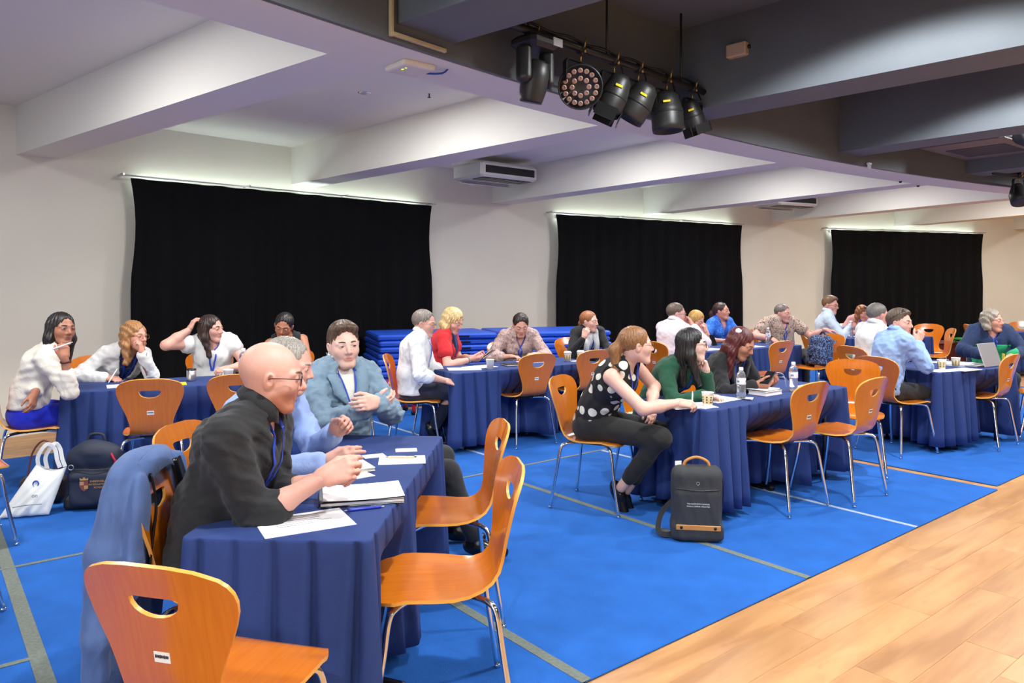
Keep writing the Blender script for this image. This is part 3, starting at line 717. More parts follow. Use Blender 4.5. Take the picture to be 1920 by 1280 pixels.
def hand_sdf(W, f, n, side, s, curl, h, spread=.1, thumb=None, point=None):
    """W wrist, f finger direction, n palm normal, side +1 right / -1 left hand"""
    f = norm(f); n = np.array(n, float); n = norm(n - f * (n @ f)); t = -np.cross(n, f) * side        # t = towards the thumb
    r = .24 * s; S = SDF(W - r, W + r, h); q = lambda a, b, c: W + (f * a + t * b + n * c) * s
    kn = [(.088, .026), (.094, .006), (.088, -.014), (.078, -.031)]; ln = [.07, .079, .073, .057]; rr = [.0088, .009, .0086, .0076]
    S.cap(q(-.03, 0, 0), q(.015, 0, 0), .023 * s, .024 * s, 0)
    S.cap(q(.0, .014, .0), q(.03, .012, .002), .019 * s, .018 * s, .02)
    for i, (a, b) in enumerate(kn): S.cap(q(.018, b * .7, 0), q(a, b, 0), .0155 * s, .0115 * s, .014)
    S.cap(q(.02, .022, .008), q(.05, .03, .014), .015 * s, .014 * s, .014)
    for i, (a, b) in enumerate(kn):
        p = np.array([a, b, 0.]); ang = 0; cl = curl[i] if hasattr(curl, '__len__') else curl
        if point == i: cl = 8
        yaw = spread * (b - 0) * 6
        for j, fr in enumerate((.44, .31, .25)):
            ang += R_(cl * (.8, 1.1, .75)[j]); L = ln[i] * fr * 1.05; d = np.array([math.cos(ang), math.sin(yaw) * math.cos(ang), math.sin(ang)])
            e = p + d * L; S.cap(q(*p), q(*e), rr[i] * s * (1 - .07 * j), rr[i] * s * (.93 - .07 * j), .005 if j else .008); p = e
    th = thumb or (.035, .03, .02); p0 = (.03, .03, .012); p1 = (.058, .045, .022); p2 = (p1[0] + th[0] * .8, p1[1] + th[1] * .25, p1[2] + th[2] * .6); p3 = (p2[0] + th[0] * .7, p2[1] - .004, p2[2] + th[2] * .7)
    S.cap(q(*p0), q(*p1), .0135 * s, .0115 * s, .012).cap(q(*p1), q(*p2), .0108 * s, .01 * s, .005).cap(q(*p2), q(*p3), .0098 * s, .0078 * s, .004)
    return S
def person(P):
    g = P.get; s = g('s', .97); male = g('male', False); H = g('lod', 2); x, y, face = g('pos')
    hv = {0: .0075, 1: .0095, 2: .0125, 3: .015}[H]
    root = empty('person', (x, y, .009), R_(face - 90), label=P['label'], cat='person', group=g('group', 'seated attendees'))
    ca, sa = math.cos(-R_(face - 90)), math.sin(-R_(face - 90))
    def loc(w_):       # world -> local when 4-tuple ('w', x, y, z)
        if len(w_) == 4: dx, dy = w_[1] - x, w_[2] - y; return np.array([dx * ca - dy * sa, dx * sa + dy * ca, w_[3] - .009])
        return np.array(w_, float)
    wd = g('width', 1.0); fat = g('fat', 1.0)
    lx, ly = g('lean', (0, 4)); bend = g('bend', 6)
    def dr(a, b): return norm((math.sin(R_(a)), math.sin(R_(b)), math.sqrt(max(.05, 1 - math.sin(R_(a)) ** 2 - math.sin(R_(b)) ** 2))))
    P0 = np.array([0, -.04, .45 + .10 * s]); P1 = P0 + .15 * s * dr(lx * .5, ly * .6 - 4); P2 = P1 + .20 * s * dr(lx, ly); P3 = P2 + .155 * s * dr(lx, ly + bend)
    if 'head_at' in P:      # bend the spine so the neck carries the head
        ideal = P3 + norm(dr(lx, ly + bend) * .7 + np.array([0, .3, .85])) * .128 * s; dl_ = loc(P['head_at']) - ideal; dl_[2] = min(max(dl_[2], -.07), .05)
        P1 = P1 + dl_ * .28; P2 = P2 + dl_ * .6; P3 = P3 + dl_ * .85
    Rt = rotm(g('twist', 0)); rt = Rt[:, 0]; fw = Rt[:, 1]; up = norm(P3 - P2); rt = norm(rt - up * (rt @ up) * .85 + np.array([0, 0, -math.sin(R_(lx)) * .5])); fw = np.cross(up, rt)
    sw = (.172 if male else .152) * s * wd
    hx = P3 + norm(dr(lx, ly + bend) * .7 + np.array([0, .25, .9])) * .125 * s
    if 'head_at' in P: hx = loc(P['head_at'])
    HM = rotm(*g('head', (0, 0, 0))); hs = s * g('hs', 1.0)
    hp = lambda p: hx + HM @ (np.array(p, float) * hs)
    # arms
    arms = []
    for sd, key in ((1, 'R'), (-1, 'L')):
        S = P2 + up * .105 * s + rt * sd * sw - fw * .0
        a = g(key, {}); W = loc(a.get('w', (sd * .13, .36, .76))); hint = a.get('e', (sd * .5, -.4, -.8))
        E, W = ik(S, W, .285 * s, .25 * s, hint); f = np.array(a.get('f', W - E), float); arms.append(dict(sd=sd, S=S, E=E, W=W, f=norm(f), n=np.array(a.get('n', (0, 0, -1)), float), curl=a.get('c', 28), th=a.get('th'), pt=a.get('pt'), hide=a.get('hide', False)))
    # legs
    legs = []
    for sd, key in ((1, 'RL'), (-1, 'LL')):
        l = g(key, {}); hip = P0 + np.array([sd * .088 * s * wd, .02, -.015]); K = loc(l.get('k', (sd * .11, .43 * s, .45 + .055 * s))); A = loc(l.get('a', (sd * .12, .42 * s, .085))); T = np.array(l.get('t', (sd * .15, 1, -.1)), float)
        legs.append((hip, K, A, norm(T)))
    tone = np.array(srgb(*g('skin', (214, 164, 140)))[:3]); cols = []; VV = []; QQ = []; n0 = 0
    def addm(S, fn=None):
        nonlocal n0
        V, Q = S.mesh(); VV.append(V); QQ.append(Q + n0); n0 += len(V); c = np.repeat(tone[None], len(V), 0)
        if fn is not None: c = fn(V, c)
        cols.append(c)
    allp = np.array([P0, P1, P2, P3] + [a[k] for a in arms for k in ('S', 'E', 'W')] + [q for l in legs for q in l[:3]])
    lo, hi = allp.min(0) - .2, allp.max(0) + .2
    def torso(S, inf, k=.05):
        S.ecap(P0 + [0, 0, -.02], P1, (.165 if male else .17) * s * wd * fat + inf, .125 * s * fat + inf, (.145 if male else .128) * s * wd * fat + inf, .105 * s * fat + inf, (1, 0, 0), k)
        c = P2 + up * .03
        S.ecap(P1, c, (.145 if male else .128) * s * wd * fat + inf, .105 * s * fat + inf, (.16 if male else .14) * s * wd + inf, .115 * s * fat ** .5 + inf, rt, k)
        S.ecap(c, P2 + up * .10 * s, (.155 if male else .138) * s * wd + inf, .112 * s + inf, (.125 if male else .11) * s * wd + inf, .075 * s + inf, rt, k)
        if not male:
            for sd in (-1, 1): S.ell(P2 + rt * sd * .066 * s * wd + fw * .072 * s * fat ** .5 - up * .005, np.array((.058, .062, .056)) * s * g('bust', 1) + inf * .8, k=.04)
        for a in arms: S.cap(P3 + up * .025 * s + rt * a['sd'] * .03, a['S'] - rt * a['sd'] * .01 + up * .004, .04 * s + inf, .05 * s + inf * .8, .05)
        return S
    # body: torso, arms, legs
    S = torso(SDF(lo, hi, hv * 1.2), -.012); S.cap(P3 - up * .04, hx - up * .02, .056 * s * g('neck', 1), .052 * s * g('neck', 1), .035)
    for a in arms:
        af = g('armfat', 1.0); S.cap(a['S'], a['E'], (.046 if male else .042) * s * af, .036 * s * af, .03).cap(a['E'], a['E'] * .55 + a['W'] * .45, .037 * s * af, .036 * s * af, .02).cap(a['E'] * .55 + a['W'] * .45, a['W'], .036 * s * af, .0255 * s, .02)
    for hip, K, A, T in legs: S.cap(hip, K, .075 * s, .05 * s, .03).cap(K, K * .6 + A * .4, .048 * s, .05 * s, .02).cap(K * .6 + A * .4, A, .048 * s, .034 * s, .02)
    addm(S)
    # head
    fz_ = 1.0 if male else .89; hh = {0: .0036, 1: .0046, 2: .0056, 3: .0068}[H] * (1 if H else .95); fz_ *= g('jaw', 1.0); nz_ = g('nose', 1.0)
    S = SDF(np.array([-.12, -.14, -.2]) * hs, np.array([.12, .15, .15]) * hs, hh)
    E = lambda c, r, k=.02, sub=False: S.ell(np.array(c) * hs, np.array(r) * hs, None, k * hs, sub)
    C = lambda a, b, r0, r1=None, k=.015, sub=False: S.cap(np.array(a) * hs, np.array(b) * hs, r0 * hs, (r1 if r1 is not None else r0) * hs, k * hs, sub)
    E((0, -.014, .034), (.0755, .096, .085), 0); E((0, .012, -.008), (.0655 * fz_, .0785, .082), .03); E((0, .036, -.048), (.049 * fz_, .050, .058), .03)
    C((-.014 * fz_, .067, -.099), (.014 * fz_, .067, -.099), .0165, None, .025)
    for q in (-1, 1):
        C((q * .042 * fz_, .002, -.05), (q * .024 * fz_, .056, -.095), .017, .013, .03); E((q * .041, .052, -.022), (.022, .023, .022), .03)
        C((q * .012, .0865, .022), (q * .05, .068, .02), .0085, .008, .016)
        E((q * .0325, .099, .0035), (.0175, .014, .0115), .008, True)
    C((0, .084, .018), (0, .102 + .004 * nz_, -.026), .0072, .0112 * nz_, .012); 
    for q in (-1, 1): E((q * .0125, .091, -.031), (.0095, .011, .008), .007)
    C((-.017, .0825, -.0575), (.017, .0825, -.0575), .0062, None, .008); C((0, .0865, -.0585), (0, .0865, -.0585), .006, None, .008); C((-.014, .082, -.0675), (.014, .082, -.0675), .0068, None, .008)
    if H < 2: C((-.021, .0905, -.0625), (.021, .0905, -.0625), .0022, None, .003, True)
    for q in (-1, 1):
        E((q * .0325, .0795, .0045), (.0155, .0118, .0112), .004)                      # lids around the eye
        S.ell(np.array((q * .0775, -.006, -.006)) * hs, np.array((.0085, .019, .031)) * hs, rotm(0, 0, q * 14) @ rotm(q * 18), .008)
        if H < 2: S.ell(np.array((q * .085, .0, -.002)) * hs, np.array((.006, .010, .018)) * hs, rotm(q * 18), .004, True)
    # neck goes along the real line to the neck base
    nb = HM.T @ (P3 - up * .03 - hx); S2n = nb / max(np.linalg.norm(nb), 1e-6)
    C((0, -.022, -.03), tuple(np.clip(nb / hs, -.16, .16)), .05 * g('neck', 1), .055 * g('neck', 1), .03)
    lip = np.array(srgb(*g('lip', (186, 112, 104)))[:3]); hc = np.array(srgb(*g('haircol', (60, 42, 32)))[:3]); stub = g('stubble', 0); scalp = g('scalp', 0)
    def paint(V, c):
        p = V / hs; X, Y, Z = p.T
        m = np.exp(-((X / .021) ** 4 + ((Z + .0625) / .0098) ** 4)) * (Y > .07); c = c + (lip - c) * (m * .9)[:, None]
        m = np.clip(np.exp(-((X) / .06) ** 4) * (Y > .055) * np.exp(-((Z + .03) / .03) ** 2) * .35 + np.exp(-(X / .015) ** 2 - ((Z + .026) / .012) ** 2) * (Y > .09) * .3, 0, .5)
        c = c * (1 - m[:, None] * np.array([.02, .16, .16]))
        if stub:
            m = np.clip((-.03 - Z - .35 * np.maximum(0, .045 - Y)) / .02, 0, 1) * (Y > -.005) * (Z > -.125) * np.clip((Y + .005) / .02, 0, 1); m = m * (1 - .8 * np.exp(-((X / .021) ** 4 + ((Z + .0625) / .0098) ** 4)) * (Y > .07))
            c = c + (hc - c) * (m * stub)[:, None]
        if scalp:
            m = np.clip((.06 - Z) / .05, 0, 1) * np.clip((.0 - Y) / .02, 0, 1) * (Z > -.075) * scalp; c = c + (hc - c) * m[:, None]
        return c
    V, Q = S.mesh(); cc = paint(V, np.repeat(tone[None], len(V), 0)); VV.append(hx + V @ HM.T); QQ.append(Q + n0); n0 += len(V); cols.append(cc)
    # hands
    hhv = {0: .0034, 1: .0042, 2: .0052, 3: .0062}[H]
    for a in arms:
        if a['hide']: continue
        addm(hand_sdf(a['W'], a['f'], a['n'], a['sd'], s * (.98 if male else .9), a['curl'], hhv, thumb=a['th'], point=a['pt']), (lambda V, c: c * np.array([1.0, .95, .94])))
    me = fast_mesh('body', np.concatenate(VV), np.concatenate(QQ)); at = me.color_attributes.new('Col', 'FLOAT_COLOR', 'POINT')
    cc = np.ones((n0, 4), np.float32); cc[:, :3] = np.concatenate(cols); at.data.foreach_set('color', cc.ravel())
    body = obj('body', me, M_skin, root)
    # eyes and brows
    for q in (-1, 1):
        m2 = MB(); n = 12 if H < 2 else 8; r = .0112 * hs; look = norm((g('gaze', 0), 1, g('gazez', -.05))); Mx = Vector(look).to_track_quat('Z', 'Y').to_matrix().to_4x4()
        prof = [(r * math.sin(t), r * math.cos(t)) for t in np.linspace(math.pi, 0, 9)]; prof[-1] = (0.0001, r)
        m2.lathe(prof, n); nf = 8 * n; m2.mi = [0] * len(m2.f)
        for fi in range(len(m2.f)):
            if 6 * n <= fi < 8 * n: m2.mi[fi] = 1
        ez = .50; eo = .0822 if H < 2 else .0835; RX = np.array(Mx.to_3x3())
        me = new_mesh('eye', [HM @ (np.array((q * .0325, eo, .0042)) * hs + (RX @ np.array(v)) * np.array((1.12, 1, ez))) + hx for v in m2.v], m2.f, True)
        o = obj('eye', me, [M_eye, M_iris], body); me.polygons.foreach_set('material_index', m2.mi[:len(me.polygons)])
        m2 = MB(); bw = g('brow', 1.0)
        pts = [hp((q * t[0], t[1], t[2])) for t in ((.0135, .094, .0245), (.024, .0925, .0275), (.037, .085, .0285), (.05, .072, .0235))]
        m2.tube(bez(pts, 3), [.0022 * hs * bw] + [.0036 * hs * bw] * 8 + [.0015 * hs], 6); (m2.tube([hp((q * .0325 + dx, .0945 - 35 * dx * dx - .0006, .0042 + .0058 - 22 * dx * dx)) for dx in (-.0125, -.008, 0, .008, .0125)], .0009 * hs, 5) if H < 2 else None); m2.build('eyebrow', hair_mat('brow_' + g('hname', 'dark'), srgb(*g('browcol', g('haircol', (60, 42, 32))))), body, True)
    # hair
    hst = g('hair', 'short'); hm = hair_mat('hair_' + g('hname', 'dark'), srgb(*g('haircol', (60, 42, 32))))
    if hst != 'bald':
        long_ = hst in ('long', 'wavy', 'bob', 'half'); bot = -.33 if long_ or hst == 'pony' else -.16
        S = SDF(np.array([-.16, -.23 if hst != 'short' else -.15, bot]) * hs, np.array([.16, .14, .2]) * hs, hh * (1.15 if H else 1.0))
        vol = g('hvol', 1.0); E((0, -.018, .04), ((.0815 if hst == 'short' else .084) * vol, .1025 * vol, .091 * vol), 0)
        if hst == 'short':
            qh = g('quiff', 0)
            if qh: C((-.04, .062, .095), (.035, .066, .1), .03 * qh, .032 * qh, .03); E((0, .0, .085), (.07, .085, .05 + .012 * qh), .02)
            E((0, .107, -.010), (.077, .076, .108), .022, True)
            S.cut(lambda X, Y, Z: (g('hline', .0) * hs + .9 * Y - Z + 0 * X) / 1.34)
        elif hst in ('bun', 'pony', 'crop'):
            E((0, .111, -.018), (.073, .076, .110), .02, True); S.cut(lambda X, Y, Z: (-.02 * hs + .75 * Y - Z + 0 * X) / 1.25)
            if hst == 'bun': E((0, -.1, g('bunz', .05)), (.042, .04, .042), .015)
            if hst == 'pony': C((0, -.105, .03), (0, -.14, -.02), .026, .036, .02); C((0, -.14, -.02), (.01, -.135, -.16), .036, .026, .03); C((.01, -.135, -.16), (.03, -.11, -.26), .025, .012, .02)
        else:
            ln = g('hlen', .22)
            for q in (-1, 1):
                C((q * .066, -.02, .03), (q * .078, -.012, -.07), .034, .034, .03); C((q * .078, -.012, -.07), (q * g('hout', .082), g('hfwd', .0), -ln), .035, .022, .03)
            E((0, -.065, -.05), (.08, .05, .1), .04); C((0, -.075, -.08), (0, -.085, -ln - .01), .05, .03, .04)
            E((0, .113, -.034), (.065, .079, .128), .018, True); C((0, .05, -.12), (0, .06, -.35), .06, .055, .02, True)
            if hst == 'bob': S.cut(lambda X, Y, Z: (-.1 * hs - Z + 0 * X + 0 * Y))
        wv = g('wave', 0)
        S.disp(lambda X, Y, Z: (.0022 * np.sin(np.arctan2(X, Y + .03) * 26 + Z * 30) + .0015 * np.sin(np.arctan2(X, Y + .03) * 47 - Z * 45 + 1) + wv * .008 * np.sin(Z * 85 + 3 * np.sin(X * 40) + Y * 45)) * (1 if H < 3 else .8))
        V, Q = S.mesh(); obj('hair', fast_mesh('hair', hx + V @ HM.T, Q), hm, root)
    # top garment
    T = P['top']; slv = T.get('sleeve', 'long'); inf = T.get('inf', .008); S = torso(SDF(lo, hi, hv), inf)
    for a in arms:
        r0 = (.054 if male else .049) * s * g('armfat', 1.0) + T.get('loose', .004); r1 = (.045 if male else .041) * s * g('armfat', 1.0) + T.get('loose', .004); r2 = .034 * s + T.get('loose', .004)
        SS, EE, WW = a['S'], a['E'], a['W']
        if slv == 'long': S.cap(SS, EE, r0, r1, .03).cap(EE, EE * .12 + WW * .88, r1, r2, .02)
        elif slv == 'rolled': S.cap(SS, EE, r0, r1, .03).cap(EE, EE * .72 + WW * .28, r1 + .002, r1 + .004, .015)
        elif slv == 'three': S.cap(SS, EE, r0, r1, .03).cap(EE, EE * .5 + WW * .5, r1, r1, .02)
        elif slv == 'short': S.cap(SS, SS * .5 + EE * .5, r0 + .004, r0 + .01, .03)
        elif slv == 'cap': S.cap(SS, SS * .78 + EE * .22, r0 + .006, r0 + .016, .03)
    fa = T.get('fold', .0035) * 1.35; S.disp(folds(fa, 26, zlib.crc32(P['label'].encode()) % 999)); S.disp(folds(fa * .6, 48, zlib.crc32(P['label'].encode()) % 77 + 5))
    for a in arms:
        if slv in ('long', 'three', 'rolled'):
            ee = a['E']; ax_ = norm(a['W'] - a['S'])
            S.disp(lambda X, Y, Z: .006 * np.exp(-((X - ee[0]) ** 2 + (Y - ee[1]) ** 2 + (Z - ee[2]) ** 2) / .006) * np.sin((X * ax_[0] + Y * ax_[1] + Z * ax_[2]) * 190 + 2 * np.sin(X * 60 + Z * 50)))
    # neck opening
    nd = T.get('open', .0); nwd = T.get('nw', .062); 
    nc = P3 + up * .035 + fw * .012
    S.ell(nc, np.array((nwd, nwd, .075)) * s, None, .006, True)
    if slv == 'none':
        for a in arms:
            S.ell(a['S'] + rt * a['sd'] * .03 * s, np.array((.062, .1, .098)) * s, None, .004, True)
    if nd:
        dpt = P3 + up * -(.02 + nd) * s + fw * .13 * s
        for t in np.linspace(0, 1, 7):
            p = P3 * (1 - t) + (P2 + up * (.155 - .02 - nd) * s) * t; rr_ = (T.get('vw', .052) * (1 - t) + .006) * s; S.cap(p + fw * .05 * s, p + fw * .24 * s, rr_, rr_, .003, True)
    zc = T.get('hem', .50)
    S.cut(lambda X, Y, Z: zc - Z + 0 * X + 0 * Y + (.0 if T.get('flat', True) else 0))
    top = sdf_obj('top_garment' if 'name' not in T else T['name'], S, T['m'], root); TS = S
    if T.get('under'):       # shirt seen inside an open jacket
        S3 = torso(SDF(lo, hi, hv), inf - .012); S3.ell(nc, np.array((.06, .06, .07)) * s, None, .006, True); S3.cut(lambda X, Y, Z: .5 - Z + 0 * X + 0 * Y)
        if T.get('uopen'):
            for t in np.linspace(0, 1, 5):
                p = P3 * (1 - t) + (P2 + up * (.135 - T['uopen']) * s) * t; rr_ = (.045 * (1 - t) + .005) * s; S3.cap(p + fw * .05 * s, p + fw * .24 * s, rr_, rr_, .003, True)
        sdf_obj('shirt', S3, T['under'], root); TS = SDF.__new__(SDF); TS.__dict__.update(S.__dict__); TS.F = np.minimum(S.F, S3.F)
    if T.get('collar'):
        m2 = MB(); cm = T.get('collarm', T['m']); n = 26; v = []; ga = R_(T.get('gap', 16)); ax0 = norm(hx - P3 + up * .25)
        c0 = P3 + up * .034 * s + ax0 * .016; cr = norm(rt - ax0 * (rt @ ax0)); cf = np.cross(ax0, cr)
        for i in range(n + 1):
            th = ga + (2 * math.pi - 2 * ga) * i / n; dv = cr * math.sin(th) + cf * math.cos(th); fr = abs(math.cos(th / 2)) ** 6          # th=0 front
            hgt = .036 * s * (1 - .35 * fr)
            rb = (.060 if T.get('under') else .068) * s * g('neck', 1); fl_ = .35 if T.get('under') else 1.0; pin = c0 + dv * rb - up * .012 * s; ptop = c0 + dv * (rb - .004) + ax0 * hgt + cf * (-.004); pout = c0 + dv * (rb + (.02 + .016 * fr) * fl_) - up * (.012 + .028 * fr) * s * (fl_ * .8 + .2) + ax0 * .004
            v += [pin, ptop, ptop + dv * .004, pout]
        f = []
        for i in range(n):
            for k in range(3): f.append((i * 4 + k, i * 4 + 4 + k, i * 4 + 5 + k, i * 4 + 1 + k))
        m2.add(v, f); o = m2.build('collar', cm, root, True); md = o.modifiers.new('t', 'SOLIDIFY'); md.thickness = .003
    if T.get('lapel'):
        for q in (-1, 1):
            m2 = MB(); pts = []; lp = T['lapel']
            for t in np.linspace(0, 1, 9):
                a0 = P3 + up * (.03 - .0) * s + rt * q * .062 * s - fw * .02; b0 = P2 + up * (.13 - nd) * s + rt * q * .008 * s + fw * .13 * s
                p = a0 * (1 - t) + b0 * t; p = p + fw * .06 * math.sin(t * math.pi) * s; wl = .02 + .05 * math.sin(min(t * 1.35, 1) * math.pi) ** .7 * (1 - .35 * t)
                pi_ = TS.snap(p, .007); po = TS.snap(p + rt * q * wl * s + up * .006, .015); pts.append((pi_, (pi_ + po) / 2 + TS.grad(pi_) * .004, po))
            v = [c for p in pts for c in p]; m2.add(v, [(i * 3 + k, i * 3 + 3 + k, i * 3 + 4 + k, i * 3 + 1 + k) for i in range(8) for k in range(2)])
            o = m2.build('lapel', lp, top, True); md = o.modifiers.new('t', 'SOLIDIFY'); md.thickness = .004; md.offset = 1
    # lanyard
    if g('lanyard', True):
        lc = g('lancol', M_lan); dl = g('lanlen', .26); V_ = []
        for q in (-1, 1):
            pts = [P3 + up * .045 * s - fw * .055 * s + rt * q * .0, P3 + up * .045 * s - fw * .03 * s + rt * q * .055 * s, P3 + up * .035 * s + fw * .01 + rt * q * .066 * s, P3 - up * .02 * s + fw * .08 * s + rt * q * .05 * s, P2 + up * (.155 - dl * .55) * s + fw * .13 * s + rt * q * .022 * s, P2 + up * (.155 - dl) * s + fw * .14 * s + rt * q * .004]
            pp = [np.array(p) for p in bez(pts, 5)]; out = []; nn = []
            for i, p in enumerate(pp):
                if i > 4: p = TS.snap(p, .006)
                out.append(p); nn.append(TS.grad(p) if i > 2 else up)
            V_.append((out, nn))
        m2 = MB()
        for out, nn in V_: m2.ribbon(out, nn, .014 * s, .002)
        m2.build('lanyard', lc, root)
        if g('badge', False):
            e = V_[0][0][-1]; m2 = MB(); nb_ = V_[0][1][-1]; Mx = Matrix((tuple(rt), tuple(np.cross(nb_, rt)), tuple(nb_))).transposed().to_4x4(); m2.bbox(tuple(e + nb_ * .006 - up * .05), (.06, .085, .002), .001, M=Mx); m2.build('badge', M_paper, root)
    # trousers or skirt
    B = P['bottom']; lo2 = np.array([q for l in legs for q in l[:3]] + [P0]).min(0) - .2; hi2 = np.array([q for l in legs for q in l[:3]] + [P0]).max(0) + .2
    S = SDF(lo2, hi2, hv); S.ecap(P0 + [0, 0, -.012], P0 + (P1 - P0) * .6, .172 * s * wd * fat, .13 * s * fat, .15 * s * wd * fat, .115 * s * fat, (1, 0, 0), .04)
    for hip, K, A, T_ in legs:
        S.cap(hip, K, .088 * s * g('legfat', 1), .064 * s * g('legfat', 1), .04).cap(K, K * B.get('len', .08) + A * (1 - B.get('len', .08)), .062 * s, .05 * s, .03)
    S.disp(folds(.004, 30, 11)); S.cut(lambda X, Y, Z: Z - (.45 + .2 * s) + 0 * X + 0 * Y); S.cut(lambda X, Y, Z: np.where((Y < .27) & (Z > .405), .443 - Z, -.1) + 0 * X)
    sdf_obj('trousers' if not B.get('skirt') else 'skirt', S, B['m'], root)
    # shoes
    sh = {0: .006, 1: .006, 2: .008, 3: .01}[H]
    for hip, K, A, T_ in legs:
        S = SDF(A - .3, A + .3, sh); T0 = norm(T_ * [1, 1, 1]); dn = norm(A - K); heel = A - T0 * .035; dn2 = norm(np.array([0, 0, -1.]) - T0 * (-T0[2]))
        S.cap(A + dn2 * .035 - T0 * .03, A + dn2 * .035 + T0 * .04, .038 * s, .04 * s, .0).cap(A + dn2 * .04, A + dn2 * .05 + T0 * .16 * s, .042 * s, .03 * s, .02).cap(A, A + dn2 * .03, .035, .04, .02)
        lowp = A + dn2 * .078; S.cut(lambda X, Y, Z: (X - lowp[0]) * dn2[0] + (Y - lowp[1]) * dn2[1] + (Z - lowp[2]) * dn2[2])
        if B.get('shoecut'): tp = A + dn2 * .012; S.cut(lambda X, Y, Z: -((X - tp[0]) * dn2[0] + (Y - tp[1]) * dn2[1] + (Z - tp[2]) * dn2[2]) - .3 * ((X - tp[0]) * T0[0] + (Y - tp[1]) * T0[1] + (Z - tp[2]) * T0[2]))
        sdf_obj('shoe', S, g('shoem', M_shoe), root)
    # glasses
    if g('glasses'):
        m2 = MB(); gm = M_glass if g('glasses') == 'dark' else M_goldf; tr = (.0017 if g('glasses') == 'dark' else .0011) * hs
        for q in (-1, 1):
            pts = [hp((q * .0335 + .0235 * math.copysign(abs(math.cos(t)) ** .75, math.cos(t)), .1015 - .10 * (.0235 * math.cos(t) * q + .0335) ** 1 * .55, .0 + .0185 * math.copysign(abs(math.sin(t)) ** .75, math.sin(t)))) for t in np.linspace(0, 2 * math.pi, 20, endpoint=False)]
            m2.tube(pts, tr, 6, closed=True); m2.tube([hp((q * .056, .0985, .007)), hp((q * .074, .085, .008)), hp((q * .0815, .04, .008)), hp((q * .083, -.0, .006)), hp((q * .08, -.022, -.004))], tr, 6)
        m2.tube([hp((-.0105, .1, .004)), hp((0, .1025, .007)), hp((.0105, .1, .004))], tr, 6)
        m2.build('glasses', gm, root, True)
    P['_'] = dict(root=root, arms=arms, hp=hp, P2=P2, P3=P3, up=up, rt=rt, fw=fw, TS=TS, body=body, s=s, legs=legs, hx=hx, HM=HM, hs=hs)
    return P
def watch(P, k, m, wdt=.022, face=True):
    a = P['_']['arms'][0 if k == 'R' else 1]; p = a['W'] - norm(a['W'] - a['E']) * .025; ax_ = norm(a['W'] - a['E']); u = -(a['n'] - ax_ * (a['n'] @ ax_)); u = norm(u); b = np.cross(ax_, u); m2 = MB(); v = []
    n = 20
    for i in range(n):
        t = 2 * math.pi * i / n; d = u * math.cos(t) + b * math.sin(t)
        v += [p + d * .029 - ax_ * wdt / 2, p + d * .029 + ax_ * wdt / 2, p + d * .033 + ax_ * wdt / 2, p + d * .033 - ax_ * wdt / 2]
    f = [(i * 4 + k_, i * 4 + (k_ + 1) % 4, ((i + 1) % n) * 4 + (k_ + 1) % 4, ((i + 1) % n) * 4 + k_) for i in range(n) for k_ in range(4)]
    m2.add(v, f); o = m2.build('wristband', m, P['_']['root'], True)
    if face:
        m3 = MB(); Mx = Matrix((tuple(ax_), tuple(b), tuple(u))).transposed().to_4x4(); m3.lathe([(.001, 0), (.019, 0), (.02, .004), (.018, .009), (.001, .009)], 16, tuple(p + u * .029), Mx); m3.build('watch_face', M_blackp, o, True)
# ------------------------------------------------------------------ who sits where
def pattern_mat(name, base, dot, scale, th, rand=1.0, kind='dots', third=None):
    m = bpy.data.materials.new(name); m.use_nodes = True; nt = m.node_tree; b = nt.nodes['Principled BSDF']; b.inputs['Roughness'].default_value = .8
    tc = nt.nodes.new('ShaderNodeTexCoord')
    if kind == 'dots':
        v = nt.nodes.new('ShaderNodeTexVoronoi'); v.inputs['Scale'].default_value = scale; v.inputs['Randomness'].default_value = rand; out = v.outputs['Distance']
    else:
        v = nt.nodes.new('ShaderNodeTexNoise'); v.inputs['Scale'].default_value = scale; v.inputs['Detail'].default_value = 5; v.inputs['Distortion'].default_value = rand; out = v.outputs['Fac']
    nt.links.new(tc.outputs['Object'], v.inputs['Vector'])
    r = nt.nodes.new('ShaderNodeValToRGB'); r.color_ramp.elements[0].position = th; r.color_ramp.elements[0].color = dot; r.color_ramp.elements[1].position = th + .03; r.color_ramp.elements[1].color = base
    if third: e = r.color_ramp.elements.new(min(th + .12, .95)); e.color = third
    nt.links.new(out, r.inputs[0]); nt.links.new(r.outputs[0], b.inputs['Base Color']); MATS[name] = m; return m
def fabric(n, rgb, rough=.85):
    m = mat(n, srgb(*rgb), rough, bump=.2, bscale=380, sheen=.1, var=.04, vscale=14); nt = m.node_tree; b = nt.nodes['Principled BSDF']
    tc = nt.nodes.new('ShaderNodeTexCoord'); w_ = nt.nodes.new('ShaderNodeTexNoise'); w_.inputs['Scale'].default_value = 9; w_.inputs['Detail'].default_value = 2; w_.inputs['Distortion'].default_value = 2.2
    nt.links.new(tc.outputs['Object'], w_.inputs['Vector']); bp = nt.nodes.new('ShaderNodeBump'); bp.inputs['Strength'].default_value = .13; bp.inputs['Distance'].default_value = .035
    old = b.inputs['Normal'].links[0].from_socket; nt.links.new(old, bp.inputs['Normal']); nt.links.new(w_.outputs['Fac'], bp.inputs['Height']); nt.links.new(bp.outputs[0], b.inputs['Normal'])
    return m
F_black = fabric('black_fabric', (24, 24, 26)); F_white = fabric('white_fabric', (226, 226, 224)); F_cream = fabric('cream_knit', (226, 220, 206)); F_blue = fabric('pale_blue_shirt', (150, 172, 222))
F_blazer = fabric('blue_grey_wool', (122, 146, 164)); F_navy = fabric('navy_fabric', (24, 30, 52)); F_dgrey = fabric('charcoal_trousers', (34, 34, 36)); F_red = fabric('red_knit', (204, 34, 42))
